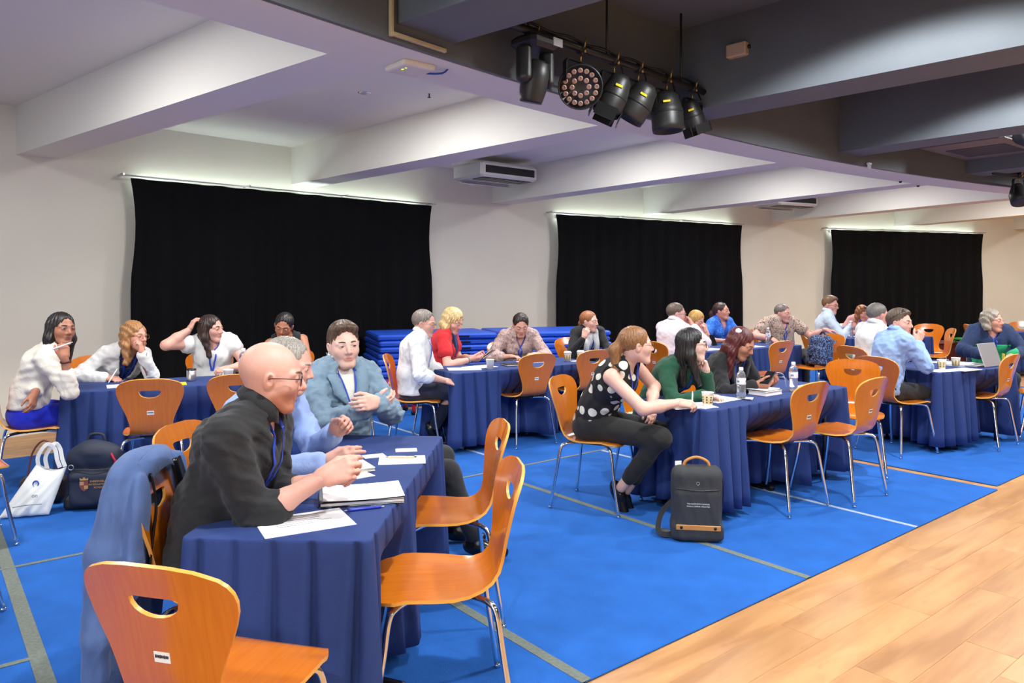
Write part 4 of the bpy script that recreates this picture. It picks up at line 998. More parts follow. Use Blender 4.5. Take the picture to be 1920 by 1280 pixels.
F_green = fabric('green_jersey', (18, 74, 50)); F_pinkw = fabric('pale_pink_shirt', (222, 208, 214)); F_azure = pattern_mat('bright_blue_print', srgb(38, 104, 214), srgb(80, 150, 240), 60, .42, .5, 'noise')
F_pink = fabric('pink_knit', (206, 150, 146)); F_lblue = fabric('light_blue_shirt', (150, 180, 226)); F_iceb = fabric('ice_blue_shirt', (190, 204, 220)); F_skirtb = fabric('royal_blue_skirt', (16, 36, 190)); F_khaki = fabric('khaki_cotton', (150, 140, 104))
F_polka = pattern_mat('polka_dot_print', srgb(26, 26, 27), srgb(226, 222, 206), 12.5, .36, .35)
F_paisley = pattern_mat('paisley_print', srgb(206, 186, 178), srgb(128, 96, 92), 75, .45, 2.0, 'noise', srgb(190, 160, 154))
F_leaf = pattern_mat('leaf_print', srgb(212, 196, 182), srgb(62, 48, 44), 34, .44, 2.5, 'noise', srgb(176, 140, 122)); F_dress = pattern_mat('navy_star_print', srgb(30, 48, 90), srgb(150, 170, 205), 55, .16, .1)
F_maroon = fabric('maroon_tie', (84, 20, 36)); F_gnavy = fabric('navy_rain_jacket', (24, 44, 84)); F_greenp = fabric('green_panel', (36, 160, 104)); F_olive = fabric('olive_fabric', (120, 122, 92))
dark_tr = dict(m=F_dgrey); PP = {}
def pp(key, **k): PP[key] = person(k); return PP[key]
pp('bald', label='bald man in black shirt and dark glasses leaning on the front table', pos=(-1.02, 2.62, -6), male=True, s=1.05, lod=0, lean=(2, 19), bend=8, head_at=('w', -.835, 2.59, 1.172), head=(22, -6, 0), hair='bald', haircol=(176, 104, 66), hname='ginger', browcol=(120, 84, 62), stubble=.7, scalp=.25, skin=(222, 166, 148), hs=.97, nose=1.25, glasses='dark',
   R=dict(w=('w', -.632, 2.49, .85), e=(-.12, -.2, -1), f=(-.12, .85, .32), n=(-.9, .1, -.35), c=(52, 56, 60, 62), th=(.04, -.01, .03)), L=dict(w=('w', -.65, 2.66, .81), e=(.0, -.25, -1), f=(.35, .85, .38), n=(.9, .0, -.35), c=(45, 50, 55, 58), th=(.04, -.02, .03)),
   top=dict(m=fabric('black_shirt_cotton', (30, 30, 32)), sleeve='rolled', open=.05, vw=.04, collar=True, gap=20, inf=.012, loose=.011, fold=.0045, name='shirt'), bottom=dark_tr)
pp('blue', label='grey haired man in pale blue shirt hidden behind the bald man', pos=(-1.27, 3.36, -10), male=True, s=1.0, lod=1, lean=(2, 22), head_at=('w', -.975, 3.25, 1.135), head=(16, -10, 0), hair='short', haircol=(150, 142, 132), hname='grey', skin=(222, 170, 152),
   R=dict(w=('w', -.75, 3.0, .775), e=(.55, -.3, -.8), f=(-.05, .9, .35), n=(-.85, .1, -.4), c=(22, 24, 28, 34), th=(.04, .0, .03)), L=dict(w=('w', -.76, 3.2, .86), e=(-.5, -.3, -.8), f=(.25, .75, .6), n=(.9, .1, -.3), c=(55, 60, 62, 62), th=(.04, -.01, .03)),
   top=dict(m=F_blue, sleeve='long', collar=True, inf=.012, loose=.01, fold=.005, name='shirt'), bottom=dark_tr)
pp('blazer', label='man in blue grey blazer with crossed arms looking at the camera', pos=(-.87, 4.08, -8), male=True, s=.98, lod=0, lean=(-4, -2), twist=-40, head_at=('w', -.895, 3.97, 1.163), head=(-54, 1, 3), hair='short', quiff=.85, hline=-.005, haircol=(84, 62, 46), hname='brown', skin=(232, 188, 170), stubble=.12, gaze=-.22, neck=1.08,
   R=dict(w=('w', -.72, 3.79, .865), e=(.7, .0, -.7), f=(-.35, .8, .25), n=(-.2, -.9, .2), c=30), L=dict(w=('w', -.68, 3.75, .90), e=(-.3, .5, -.8), f=(.8, -.3, .1), n=(-.3, -.9, -.2), c=30),
   RL=dict(k=('w', -.34, 3.99, .49), a=('w', -.20, 4.06, .105), t=(.0, 1, -.06)), LL=dict(k=('w', -.40, 4.28, .5), a=('w', -.33, 4.30, .10)),
   top=dict(m=F_blazer, sleeve='long', open=.2, vw=.05, inf=.022, loose=.014, fold=.005, under=F_cream, collar=True, collarm=F_cream, lapel=F_blazer, name='blazer'), bottom=dict(m=F_dgrey))
pp('polka', label='woman in black and white polka dot top with ponytail writing', pos=(.585, 5.04, -28), s=.99, lod=1, lean=(9, 27), head_at=('w', .79, 4.75, 1.098), head=(33, 2, 0), hair='pony', haircol=(140, 96, 58), hname='lightbrown', skin=(232, 184, 164), glasses='thin', armfat=1.12,
   R=dict(w=('w', 1.045, 4.70, .745), e=(.8, -.2, -.6), f=(-.15, 1, -.02), n=(-.5, 0, -.85), c=48), L=dict(w=('w', .90, 4.86, .70), e=(-.6, .3, -.6), f=(.6, .3, -.5), n=(-.2, -.6, -.7), c=30),
   RL=dict(k=('w', .94, 4.72, .52), a=('w', .715, 4.90, .155), t=(.15, .45, -.85)), LL=dict(k=('w', 1.0, 4.93, .52), a=('w', .76, 4.97, .12), t=(-.1, .5, -.8)), lanlen=.2,
   top=dict(m=F_polka, sleeve='none', nw=.07, open=.02, vw=.06, inf=.012, hem=.56, name='sleeveless_top'), bottom=dict(m=fabric('black_linen', (30, 29, 28)), len=.22, shoecut=True), legfat=1.1)
pp('green', label='woman in dark green jumper with long black hair and round glasses', pos=(1.06, 5.47, -46), s=.95, lod=1, lean=(2, 24), head_at=('w', 1.245, 5.16, 1.068), head=(32, 2, 0), hair='long', hlen=.27, hfwd=.035, haircol=(26, 22, 22), hname='black', skin=(238, 198, 182), lip=(190, 60, 70), glasses='dark',
   R=dict(w=('w', 1.30, 5.0, .745), e=(.8, -.3, -.5), f=(-.5, 1, -.05), n=(0, 0, -1), c=35), L=dict(w=('w', 1.345, 5.16, .885), e=(-.2, .3, -.9), f=(.15, -.25, .95), n=(.8, -.3, .1), c=62),
   top=dict(m=F_green, sleeve='long', inf=.008, loose=.009, nw=.07, name='jumper'), bottom=dark_tr)
pp('blackblazer', label='woman in black blazer with long reddish brown hair holding a phone', pos=(1.60, 5.86, -48), s=.95, lod=1, lean=(2, 18), bend=12, head_at=('w', 1.705, 5.56, 1.045), head=(12, -26, 0), hair='wavy', hlen=.26, hfwd=.05, wave=.4, haircol=(92, 38, 38), hname='auburn', skin=(196, 138, 112), lip=(150, 80, 76), browcol=(40, 26, 22),
   R=dict(w=('w', 1.755, 5.36, .765), e=(.8, -.3, -.5), f=(-.4, .9, .12), n=(-.6, .0, .5), c=40), L=dict(w=('w', 1.885, 5.50, .765), e=(-.6, -.3, -.6), f=(.3, .9, .12), n=(.5, 0, .6), c=40),
   top=dict(m=F_black, sleeve='long', open=.2, vw=.06, inf=.02, loose=.01, under=F_navy, name='blazer', lapel=F_black), bottom=dark_tr, bust=1.15)
pp('whiteshirt', label='grey haired man in white shirt and navy trousers sitting sideways', pos=(-.84, 6.72, 2), male=True, s=1.0, lod=1, lean=(0, 12), bend=14, head_at=('w', -.785, 6.68, 1.132), head=(-12, -8, 0), hair='short', haircol=(120, 110, 102), hname='darkgrey', skin=(222, 166, 146), glasses='thin', fat=1.08,
   R=dict(w=('w', -.58, 6.55, .64), e=(.6, -.5, -.6), f=(0, .9, -.25), n=(-.3, 0, -1), c=25), L=dict(w=('w', -.55, 6.82, .64), e=(-.6, -.5, -.6), f=(.1, .9, -.25), c=25),
   RL=dict(k=('w', -.52, 6.70, .515), a=('w', -.71, 6.80, .19), t=(0, .5, -.85)), LL=dict(k=('w', -.53, 6.90, .515), a=('w', -.70, 6.90, .17), t=(0, .5, -.85)),
   top=dict(m=F_white, sleeve='rolled', collar=True, inf=.014, loose=.014, fold=.0035, name='shirt'), bottom=dict(m=F_navy))
pp('red', label='blonde woman in red top with dark front reading her phone', pos=(-.68, 7.50, -6), s=1.0, lod=2, lean=(0, 14), bend=12, head_at=('w', -.585, 7.40, 1.118), head=(-20, -24, 0), hair='bob', hvol=1.08, wave=.5, hlen=.14, haircol=(214, 184, 130), hname='blonde', browcol=(150, 120, 90), skin=(228, 170, 152), fat=1.12, armfat=1.15,
   R=dict(w=('w', -.40, 7.26, .755), e=(.6, -.6, -.5), f=(-.1, 1, .05), n=(-.6, 0, .6), c=40), L=dict(w=('w', -.38, 7.45, .755), e=(-.6, -.5, -.5), f=(.1, 1, .05), n=(.6, 0, .6), c=40),
   top=dict(m=F_red, sleeve='short', open=.3, vw=.1, inf=.014, under=F_navy, name='red_top'), bottom=dict(m=F_navy))
pp('paisley', label='woman in pale paisley blouse with tied dark hair looking down', pos=(.05, 8.0, -78), s=.98, lod=2, lean=(0, 12), bend=14, head_at=('w', .09, 7.82, 1.055), head=(-4, -24, 0), hair='bun', bunz=.0, haircol=(44, 32, 28), hname='darkbrown', skin=(220, 164, 142), fat=1.08,
   R=dict(w=('w', -.02, 7.66, .745), e=(.8, -.4, -.5), f=(-.8, .6, 0), c=35), L=dict(w=('w', .24, 7.62, .77), e=(-.8, -.4, -.5), f=(.8, .6, .1), c=35),
   top=dict(m=F_paisley, sleeve='three', open=.09, vw=.045, inf=.02, loose=.018, fold=.005, name='blouse'), bottom=dark_tr)
pp('scarf', label='woman with ginger tied hair, dark cardigan and white scarf', pos=(.85, 8.52, -72), s=.97, lod=2, lean=(0, 12), head_at=('w', .865, 8.36, 1.062), head=(38, 0, 0), hair='bun', bunz=-.02, haircol=(150, 92, 54), hname='ginger2', skin=(228, 176, 156),
   R=dict(w=('w', .79, 8.18, .90), e=(.5, .2, -.9), f=(-.35, .1, .9), n=(-.5, -.6, .2), c=40), L=dict(w=('w', 1.0, 8.1, .745), e=(-.6, -.3, -.6)),
   top=dict(m=F_black, sleeve='long', open=.3, vw=.075, inf=.016, under=F_white, name='cardigan'), bottom=dark_tr)
pp('knit', label='dark haired woman in cream sweater and royal blue skirt at the left', pos=(-3.50, 5.46, 30), s=.98, lod=1, RL=dict(k=('w', -3.13, 5.66, .50), a=('w', -3.1, 5.7, .09)), LL=dict(k=('w', -3.22, 5.84, .50), a=('w', -3.2, 5.9, .09)), lean=(-2, 22), head_at=('w', -3.235, 5.36, 1.165), head=(-58, 2, -4), hair='long', hlen=.24, hfwd=-.03, hout=.075, haircol=(30, 25, 24), hname='black2', skin=(176, 120, 94), lip=(140, 76, 70),
   R=dict(w=('w', -3.115, 5.20, .975), e=(.2, .5, -.9), f=(-.1, -.1, .95), n=(-.9, -.2, .1), c=62), L=dict(w=('w', -3.31, 5.17, .72), e=(-.4, -.3, -.8), f=(.7, -.1, -.7), n=(-.2, -.8, -.4), c=30), lanyard=False,
   top=dict(m=F_cream, sleeve='three', inf=.014, loose=.012, nw=.07, fold=.004, hem=.585, name='sweater'), bottom=dict(m=F_skirtb, skirt=True), legfat=1.15)
pp('cardigan', label='woman with wavy blonde hair, glasses and white cardigan, chin on hand', pos=(-3.46, 6.38, -38), s=.98, lod=1, lean=(-10, 22), head_at=('w', -3.10, 6.13, 1.058), head=(22, 0, 0), hair='wavy', hlen=.21, wave=.6, hvol=1.04, haircol=(170, 122, 76), hname='darkblonde', skin=(224, 164, 142), glasses='thin', fat=1.1,
   R=dict(w=('w', -3.24, 5.98, .735), e=(.8, -.4, -.5), f=(-.5, 1, 0), n=(-.3, 0, -.9), c=45), L=dict(w=('w', -2.985, 6.02, .935), e=(-.2, .4, -.9), f=(.1, -.1, .95), n=(.7, -.6, .1), c=62),
   top=dict(m=F_white, sleeve='long', open=.28, vw=.085, inf=.02, loose=.012, under=F_dress, uopen=.08, name='cardigan'), bottom=dark_tr)
pp('ruffle', label='dark haired woman in white ruffle blouse with yellow earrings, hand behind head', pos=(-2.68, 6.72, -70), s=1.0, lod=1, lean=(2, 6), head_at=('w', -2.665, 6.62, 1.09), head=(56, 0, 4), hair='long', hlen=.23, hfwd=.03, wave=.2, haircol=(50, 34, 28), hname='darkbrown2', skin=(228, 172, 154), fat=1.15, armfat=1.2,
   R=dict(w=('w', -2.83, 6.55, 1.09), e=(.75, .55, -.5), f=(-.35, -.2, .8), n=(-.8, -.4, .1), c=35), L=dict(w=('w', -2.44, 6.42, .765), e=(-.8, -.5, -.4), f=(.6, .6, 0), n=(.4, 0, -.9), c=40),
   top=dict(m=F_white, sleeve='cap', open=.05, vw=.06, inf=.018, fold=.004, name='blouse'), bottom=dict(m=F_white))
pp('sleeveless', label='woman in black sleeveless top with hair up looking down', pos=(-2.03, 7.02, -72), s=.98, lod=2, lean=(-3, 10), head_at=('w', -2.10, 6.87, 1.10), head=(-12, -20, -10), hair='bun', bunz=.06, haircol=(26, 22, 22), hname='black3', skin=(178, 116, 86), lip=(140, 70, 62), armfat=1.1,
   R=dict(w=('w', -2.22, 6.62, .745), e=(.8, -.3, -.5), f=(-.4, .8, 0)), L=dict(w=('w', -1.98, 6.58, .76), e=(-.9, -.2, -.4), f=(.9, .2, 0)),
   top=dict(m=F_black, sleeve='none', open=.1, vw=.07, inf=.01, nw=.075, name='sleeveless_top'), bottom=dark_tr)
pp('pinkman', label='man in pale pink shirt with glasses holding hand to his mouth', pos=(1.79, 8.42, 34), male=True, s=1.0, lod=2, lean=(0, 8), head_at=('w', 1.865, 8.46, 1.145), head=(-40, -4, 0), hair='short', haircol=(96, 80, 68), hname='mousebrown', skin=(224, 166, 152), glasses='dark',
   R=dict(w=('w', 2.03, 8.40, 1.015), e=(.6, .3, -.7), f=(-.6, .1, .6), n=(-.3, -.8, 0), c=60), L=dict(w=('w', 2.02, 8.7, .74), e=(-.6, -.4, -.6)),
   top=dict(m=F_pinkw, sleeve='long', collar=True, inf=.018, loose=.012, name='shirt'), bottom=dark_tr)
pp('blonde', label='blonde woman looking down at the rear table beside the pink shirt', pos=(2.30, 9.68, -60), s=.96, lod=3, lean=(0, 16), bend=14, head_at=('w', 2.335, 9.46, 1.025), head=(14, -24, 0), hair='bob', hlen=.17, hvol=1.04, haircol=(196, 150, 80), hname='goldblonde', browcol=(130, 96, 60), skin=(226, 168, 148),
   R=dict(w=('w', 2.22, 9.3, .745), e=(.7, -.3, -.6)), L=dict(w=('w', 2.42, 9.32, .88), e=(-.1, .3, -.9), f=(.1, -.2, .9), n=(.5, -.6, 0), c=55),
   top=dict(m=F_pink, sleeve='short', inf=.01, nw=.075, name='blouse'), bottom=dark_tr)
pp('azure', label='woman in bright blue short sleeved blouse with dark ponytail', pos=(2.80, 10.02, -62), s=.98, lod=3, lean=(0, 6), head_at=('w', 2.79, 9.94, 1.118), head=(24, 6, 0), hair='pony', haircol=(62, 38, 34), hname='dbrown3', skin=(216, 152, 134), armfat=1.1,
   R=dict(w=('w', 2.75, 9.68, .75), e=(.7, -.4, -.5)), L=dict(w=('w', 3.0, 9.75, .75), e=(-.7, -.4, -.5)),
   top=dict(m=F_azure, sleeve='short', open=.1, vw=.05, inf=.012, name='blouse'), bottom=dark_tr)
pp('leaf', label='large person in leaf print shirt resting an arm on a chair back', pos=(3.60, 10.12, -74), male=True, s=1.0, lod=2, width=1.2, fat=1.3, lean=(0, 4), head_at=('w', 3.64, 10.04, 1.085), head=(24, -3, 0), hair='crop', haircol=(104, 94, 88), hname='slickgrey', skin=(222, 160, 146), jaw=1.12, armfat=1.25, neck=1.15,
   R=dict(w=('w', 3.42, 9.78, .76), e=(.8, -.2, -.4), f=(.1, .9, -.3)), L=dict(w=('w', 4.14, 9.84, .88), e=(-.2, -.3, -.9), f=(-.75, .7, -.15), c=20), badge=True,
   RL=dict(k=('w', 3.78, 9.66, .58), a=('w', 3.74, 9.36, .50), t=(.3, .5, .8)), top=dict(m=F_leaf, sleeve='short', open=.1, vw=.05, inf=.02, collar=True, gap=28, name='shirt'), bottom=dark_tr)
pp('khaki', label='man in ice blue shirt with glasses, arms crossed and khaki trousers', pos=(4.34, 10.3, 4), male=True, s=1.0, lod=3, lean=(0, -4), twist=-20, head_at=('w', 4.37, 10.25, 1.19), head=(-52, -6, 0), hair='short', quiff=.5, haircol=(112, 80, 54), hname='brown4', skin=(222, 160, 142), glasses='dark',
   R=dict(w=('w', 4.56, 10.12, .87), e=(.7, -.1, -.7), f=(-.5, .6, .2), n=(-.2, -.9, 0)), L=dict(w=('w', 4.60, 10.08, .92), e=(-.3, .4, -.8), f=(.8, -.1, .1), n=(0, -.9, 0)),
   top=dict(m=F_iceb, sleeve='long', collar=True, inf=.016, loose=.01, name='shirt'), bottom=dict(m=F_khaki))
pp('pinktop', label='woman in pink top with wavy reddish hair and sunglasses on her head', pos=(5.36, 11.6, -84), s=.97, lod=3, lean=(0, 10), bend=12, head_at=('w', 5.36, 11.42, 1.035), head=(14, -18, 0), hair='wavy', hlen=.2, wave=.7, haircol=(146, 88, 52), hname='copper', skin=(222, 158, 140),
   R=dict(w=('w', 5.2, 11.28, .745), e=(.8, -.4, -.5)), L=dict(w=('w', 5.52, 11.26, .745), e=(-.8, -.4, -.5)), top=dict(m=F_pink, sleeve='long', inf=.01, nw=.075, name='top'), bottom=dark_tr)
pp('greyman', label='grey haired man in white shirt beside the light blue shirted man', pos=(3.70, 7.68, 14), male=True, s=1.0, lod=2, lean=(0, 8), head_at=('w', 3.745, 7.64, 1.165), head=(-8, -2, 0), hair='short', haircol=(112, 106, 100), hname='grey5', skin=(220, 156, 142),
   R=dict(w=('w', 4.0, 7.55, .75), e=(.6, -.4, -.6)), L=dict(w=('w', 4.0, 7.85, .75), e=(-.6, -.4, -.6)), lancol=F_navy, top=dict(m=F_white, sleeve='long', collar=True, inf=.016, loose=.01, name='shirt'), bottom=dict(m=F_khaki))
pp('clasped', label='man in light blue shirt with sunglasses on head and clasped hands', pos=(3.38, 6.72, 12), male=True, s=1.0, lod=1, lean=(2, 16), twist=-8, head_at=('w', 3.50, 6.74, 1.135), head=(-64, 0, 0), hair='short', quiff=.4, haircol=(92, 76, 62), hname='brown6', skin=(226, 172, 154),
   R=dict(w=('w', 3.64, 6.72, .965), e=(.4, .3, -.9), f=(.0, .5, .75), n=(-.9, .1, .1), c=58), L=dict(w=('w', 3.66, 6.82, .965), e=(-.4, .3, -.9), f=(.15, .5, .75), n=(.9, .1, .1), c=58), lanyard=False,
   top=dict(m=F_lblue, sleeve='long', collar=True, inf=.016, loose=.014, fold=.005, name='shirt'), bottom=dark_tr)
pp('navygreen', label='woman with curly grey bob in navy and green jacket near the laptop', pos=(5.20, 8.15, -108), s=1.0, lod=2, lean=(0, 6), head_at=('w', 5.185, 8.06, 1.085), head=(48, 2, 0), hair='bob', hlen=.13, hvol=1.03, wave=.45, haircol=(150, 138, 122), hname='curlygrey', skin=(222, 160, 140), fat=1.2, armfat=1.2,
   R=dict(w=('w', 4.95, 7.82, .745), e=(.9, -.3, -.4), f=(-.5, .8, 0)), L=dict(w=('w', 5.2, 7.76, .745), e=(-.9, -.3, -.4), f=(.5, .8, 0)),
   top=dict(m=F_gnavy, sleeve='long', open=.06, vw=.05, collar=True, gap=26, inf=.026, loose=.02, fold=.006, name='jacket'), bottom=dark_tr)
# accessories
watch(PP['blazer'], 'R', M_blackp); watch(PP['cardigan'], 'L', mat('white_strap', srgb(225, 222, 222), .5)); watch(PP['red'], 'R', mat('grey_strap', srgb(130, 130, 135), .4), .014, False); watch(PP['pinkman'], 'R', mat('lime_strap', srgb(200, 215, 90), .5), .02, False); watch(PP['leaf'], 'R', M_blackp); watch(PP['knit'], 'R', mat('brown_band', srgb(80, 40, 30), .6), .012, False)
M_yel = mat('yellow_earring', srgb(240, 190, 30), .5)
for q in (-1, 1):
    d = PP['ruffle']['_']; m2 = MB()
    for z, r in ((-.05, .008), (-.07, .012), (-.095, .014)): 
        p = d['hp']((q * .084, -.004, z)); m2.lathe([(.0005, -r), (r * .7, -r * .7), (r, 0), (r * .7, r * .7), (.0005, r)], 10, tuple(p))
    m2.build('earring', M_yel, d['root'], True)
d = PP['blackblazer']['_']; m2 = MB(); m2.lathe([(.0005, -.008), (.022, -.006), (.026, 0), (.022, .008), (.0005, .01)], 14, tuple(d['hp']((.055, -.045, .095))), Vector(d['HM'] @ np.array([.6, -.3, .75])).to_track_quat('Z', 'Y').to_matrix().to_4x4()); m2.build('hair_clip', mat('lilac_clip', srgb(214, 208, 226), .4), d['root'], True)
for k in ('clasped', 'pinktop'):
    d = PP[k]['_']; m2 = MB()
    for q in (-1, 1): m2.lathe([(.0005, -.002), (.022, -.002), (.024, .001), (.0005, .005)], 14, tuple(d['hp']((q * .033, .055, .118))), Vector(d['HM'] @ np.array([q * .2, .5, .85])).to_track_quat('Z', 'Y').to_matrix().to_4x4()); m2.tube([d['hp']((q * .055, .05, .11)), d['hp']((q * .085, .0, .07)), d['hp']((q * .086, -.05, .04))], .002, 6)
    m2.tube([d['hp']((-.012, .06, .12)), d['hp']((.012, .06, .12))], .003, 6); m2.build('sunglasses', M_glass, d['root'], True)
# white scarf of the ginger haired woman, tie of the bald man's neighbour, green panels of the rain jacket
d = PP['scarf']['_']; m2 = MB()
for q in (-1, 1):
    pts = [d['P3'] + d['up'] * .05 - d['fw'] * .05 + d['rt'] * q * .03, d['P3'] + d['up'] * .04 + d['rt'] * q * .07, d['P3'] - d['up'] * .03 + d['fw'] * .09 + d['rt'] * q * .06, d['P2'] + d['up'] * .02 + d['fw'] * .15 + d['rt'] * q * .06, d['P2'] - d['up'] * .14 + d['fw'] * .14 + d['rt'] * q * .065]
    pts = [np.array(p) for p in bez(pts, 5)]; pts = [d['TS'].snap(p, .012) if i > 4 else p for i, p in enumerate(pts)]
    m2.ribbon(pts, [d['TS'].grad(p) for p in pts], .06, .012)
m2.build('scarf', F_white, d['root'], True)
d = PP['navygreen']['_']; S = d['TS']
V, Q = S.mesh(); zz = V[:, 2]; zlo = d['P2'][2] - .03
keep = (V[Q][:, :, 2].mean(1) < zlo) & (np.abs(V[Q][:, :, 0].mean(1)) < .17) & (V[Q][:, :, 1].mean(1) > 0) & (V[Q][:, :, 2].mean(1) > .55)
Q2 = Q[keep]; used, inv = np.unique(Q2, return_inverse=True); me = fast_mesh('green_panel', V[used] + np.array([S.grad(p) for p in V[used]]) * .002, inv.reshape(Q2.shape)); o = obj('green_panel', me, F_greenp, d['root']); md = o.modifiers.new('t', 'SOLIDIFY'); md.thickness = .003; md.offset = 1
# ------------------------------------------------------------------ things on the tables
TT = TZ + .009
def text_mesh(s, size, name='text', ext=.0004):
    cu = bpy.data.curves.new(name, 'FONT'); cu.body = s; cu.size = size; cu.extrude = ext; cu.align_x = 'CENTER'; cu.align_y = 'CENTER'
    o = bpy.data.objects.new(name, cu); COL.objects.link(o); bpy.context.view_layer.update()
    me = bpy.data.meshes.new_from_object(o.evaluated_get(bpy.context.evaluated_depsgraph_get())); bpy.data.objects.remove(o); me.name = name; return me
def paper(x, y, rz, w_, h_, label, z=TT, m=None, n=1, lines=0, curl=.0):
    m2 = MB(); N = 7; v = []; t = .0012 * n
    for zz in (0, t):
        for i in range(N):
            for j in range(2): u = -1 + 2 * i / (N - 1); v.append((u * w_ / 2, (-.5 + j) * h_, zz + curl * u * u))
    f = []
    for i in range(N - 1): a = i * 2; f += [(a, a + 1, a + 3, a + 2), (2 * N + a, 2 * N + a + 2, 2 * N + a + 3, 2 * N + a + 1), (a, a + 2, 2 * N + a + 2, 2 * N + a), (a + 1, 2 * N + a + 1, 2 * N + a + 3, a + 3)]
    f += [(0, 2 * N, 2 * N + 1, 1), (2 * N - 2, 2 * N - 1, 4 * N - 1, 4 * N - 2)]
    m2.add(v, f); o = tag(m2.build('paper_sheet', m or M_paper, None, loc=(x, y, z), rot=R_(rz)), label, 'paper', 'papers on the tables')
    if lines:
        m3 = MB()
        for k in range(lines): m3.box((-.0 - .1 * w_ * (k % 2), h_ * (.36 - k * .09), t + .0004 + curl * .1), (w_ * (.62 - .2 * (k % 3 == 2)), .0035, .0004))
        m3.build('print', mat('grey_print', srgb(150, 150, 155), .7), o)
    return o
def notebook(x, y, rz, w_, h_, th, label, cover, z=TT, elastic=False):
    r = empty('notebook', (x, y, z), R_(rz), label=label, cat='notebook', group='notebooks on the tables')
    MB().bbox((0, 0, .002), (w_, h_, .004), .0015).build('back_cover', cover, r); MB().bbox((.002, 0, .004 + th / 2), (w_ - .008, h_ - .008, th), .002).build('pages', M_paper, r)
    MB().bbox((0, 0, .006 + th), (w_, h_, .004), .0015).build('front_cover', cover, r); return r
def pen(p, rz, label, m, cap=None, tilt=0, L=.14):
    r = empty('pen', p, R_(rz), label=label, cat='pen', group='pens'); r.rotation_euler = (0, -R_(tilt), R_(rz))
    Mx = Matrix.Rotation(R_(90), 4, 'Y'); MB().lathe([(.003, -L / 2 + .012), (.0048, -L / 2 + .02), (.0048, L / 2 - .012), (.003, L / 2 - .01)], 10, (0, 0, .005), Mx).build('barrel', m, r, True)
    MB().lathe([(.0006, -L / 2), (.003, -L / 2 + .013)], 8, (0, 0, .005), Mx).build('tip', cap or M_steel, r, True); MB().lathe([(.0028, L / 2 - .011), (.0028, L / 2), (.001, L / 2 + .001)], 8, (0, 0, .005), Mx).build('button', cap or M_steel, r, True)
    MB().box((L * .3, 0, .0108), (.04, .003, .0015)).build('clip', cap or M_steel, r); return r
M_clear = mat('clear_plastic', (.93, .96, .97), .08, trans=.92, spec=.5); M_blab = mat('bottle_label', srgb(235, 238, 245), .4); M_bink = mat('blue_print', srgb(60, 80, 150), .5)
def bottle(x, y, label, z=TT, h=.215):
    r = empty('water_bottle', (x, y, z), random.random() * 6, label=label, cat='bottle', group='clear water bottles'); k = h / .215
    pr = [(.0005, .004), (.02, .0), (.029, .003), (.031, .01)]
    for i in range(7): pr += [(.0315, .016 + i * .011), (.0295, .0205 + i * .011)]
    pr += [(.0315, .098), (.0315, .142), (.029, .152), (.0305, .158), (.027, .17), (.018, .186), (.0125, .193), (.0125, .2)]
    MB().lathe([(a * k, b * k) for a, b in pr], 20).build('bottle_body', M_clear, r, True)
    MB().lathe([(.0318 * k, .1 * k), (.0321 * k, .101 * k), (.0321 * k, .14 * k), (.0318 * k, .141 * k)], 20).build('label_band', M_blab, r, True)
    m2 = MB()
    for t in (0, 2.1, 4.2):
        for j in range(4): a = t + j * .17; m2.box((.0325 * k * math.cos(a), .0325 * k * math.sin(a), .12 * k), (.0008, .0035, .012), a)
    m2.build('label_print', M_bink, r); MB().lathe([(.0142 * k, .193 * k), (.0146 * k, .195 * k), (.0146 * k, .211 * k), (.012 * k, .215 * k), (.0005, .215 * k)], 16).build('cap', M_blab, r, True); return r
M_cup = mat('white_cup_paper', srgb(236, 234, 230), .55); M_kraft = mat('printed_cup_band', srgb(206, 186, 140), .6); M_cprint = mat('dark_cup_print', srgb(60, 48, 40), .6)
def cup(x, y, label, printed=False, z=TT, lid=False):
    r = empty('paper_cup', (x, y, z), random.random(), label=label, cat='cup', group='paper cups'); h = .09
    MB().lathe([(.0005, .003), (.026, .003), (.0265, 0), (.0285, .0), (.038, h - .004), (.0395, h - .002), (.0395, h + .001), (.037, h), (.034, h - .012), (.027, .008), (.0005, .008)], 22).build('cup_body', M_cup, r, True)
    if printed:
        MB().lathe([(.0305, .016), (.0310, .0165), (.0367, .071), (.0362, .0715)], 22).build('printed_band', M_kraft, r, True); m2 = MB()
        for ro in range(3):
            for c in range(8):
                a = c * math.pi / 4 + .2; zz = .028 + ro * .016; rad = .031 + (zz - .016) / .055 * .0058 + .0006; m2.box((rad * math.cos(a), rad * math.sin(a), zz), (.0009, .009, .009), a)
        m2.build('cup_print', M_cprint, r)
    if lid: MB().lathe([(.0005, h + .012), (.03, h + .012), (.034, h + .006), (.0405, h + .002), (.0405, h - .004), (.0395, h - .004)], 22).build('lid', M_cup, r, True)
    return r
def phone(p, rz, label, tilt=25):
    r = empty('phone', p, R_(rz), label=label, cat='phone', group='phones'); r.rotation_euler = (R_(tilt), 0, R_(rz))
    MB().bbox((0, 0, 0), (.07, .145, .008), .003).build('phone_body', M_blackp, r); MB().bbox((0, 0, .0043), (.064, .137, .0008), .0003).build('screen', mat('phone_glass', srgb(20, 22, 28), .08), r); return r
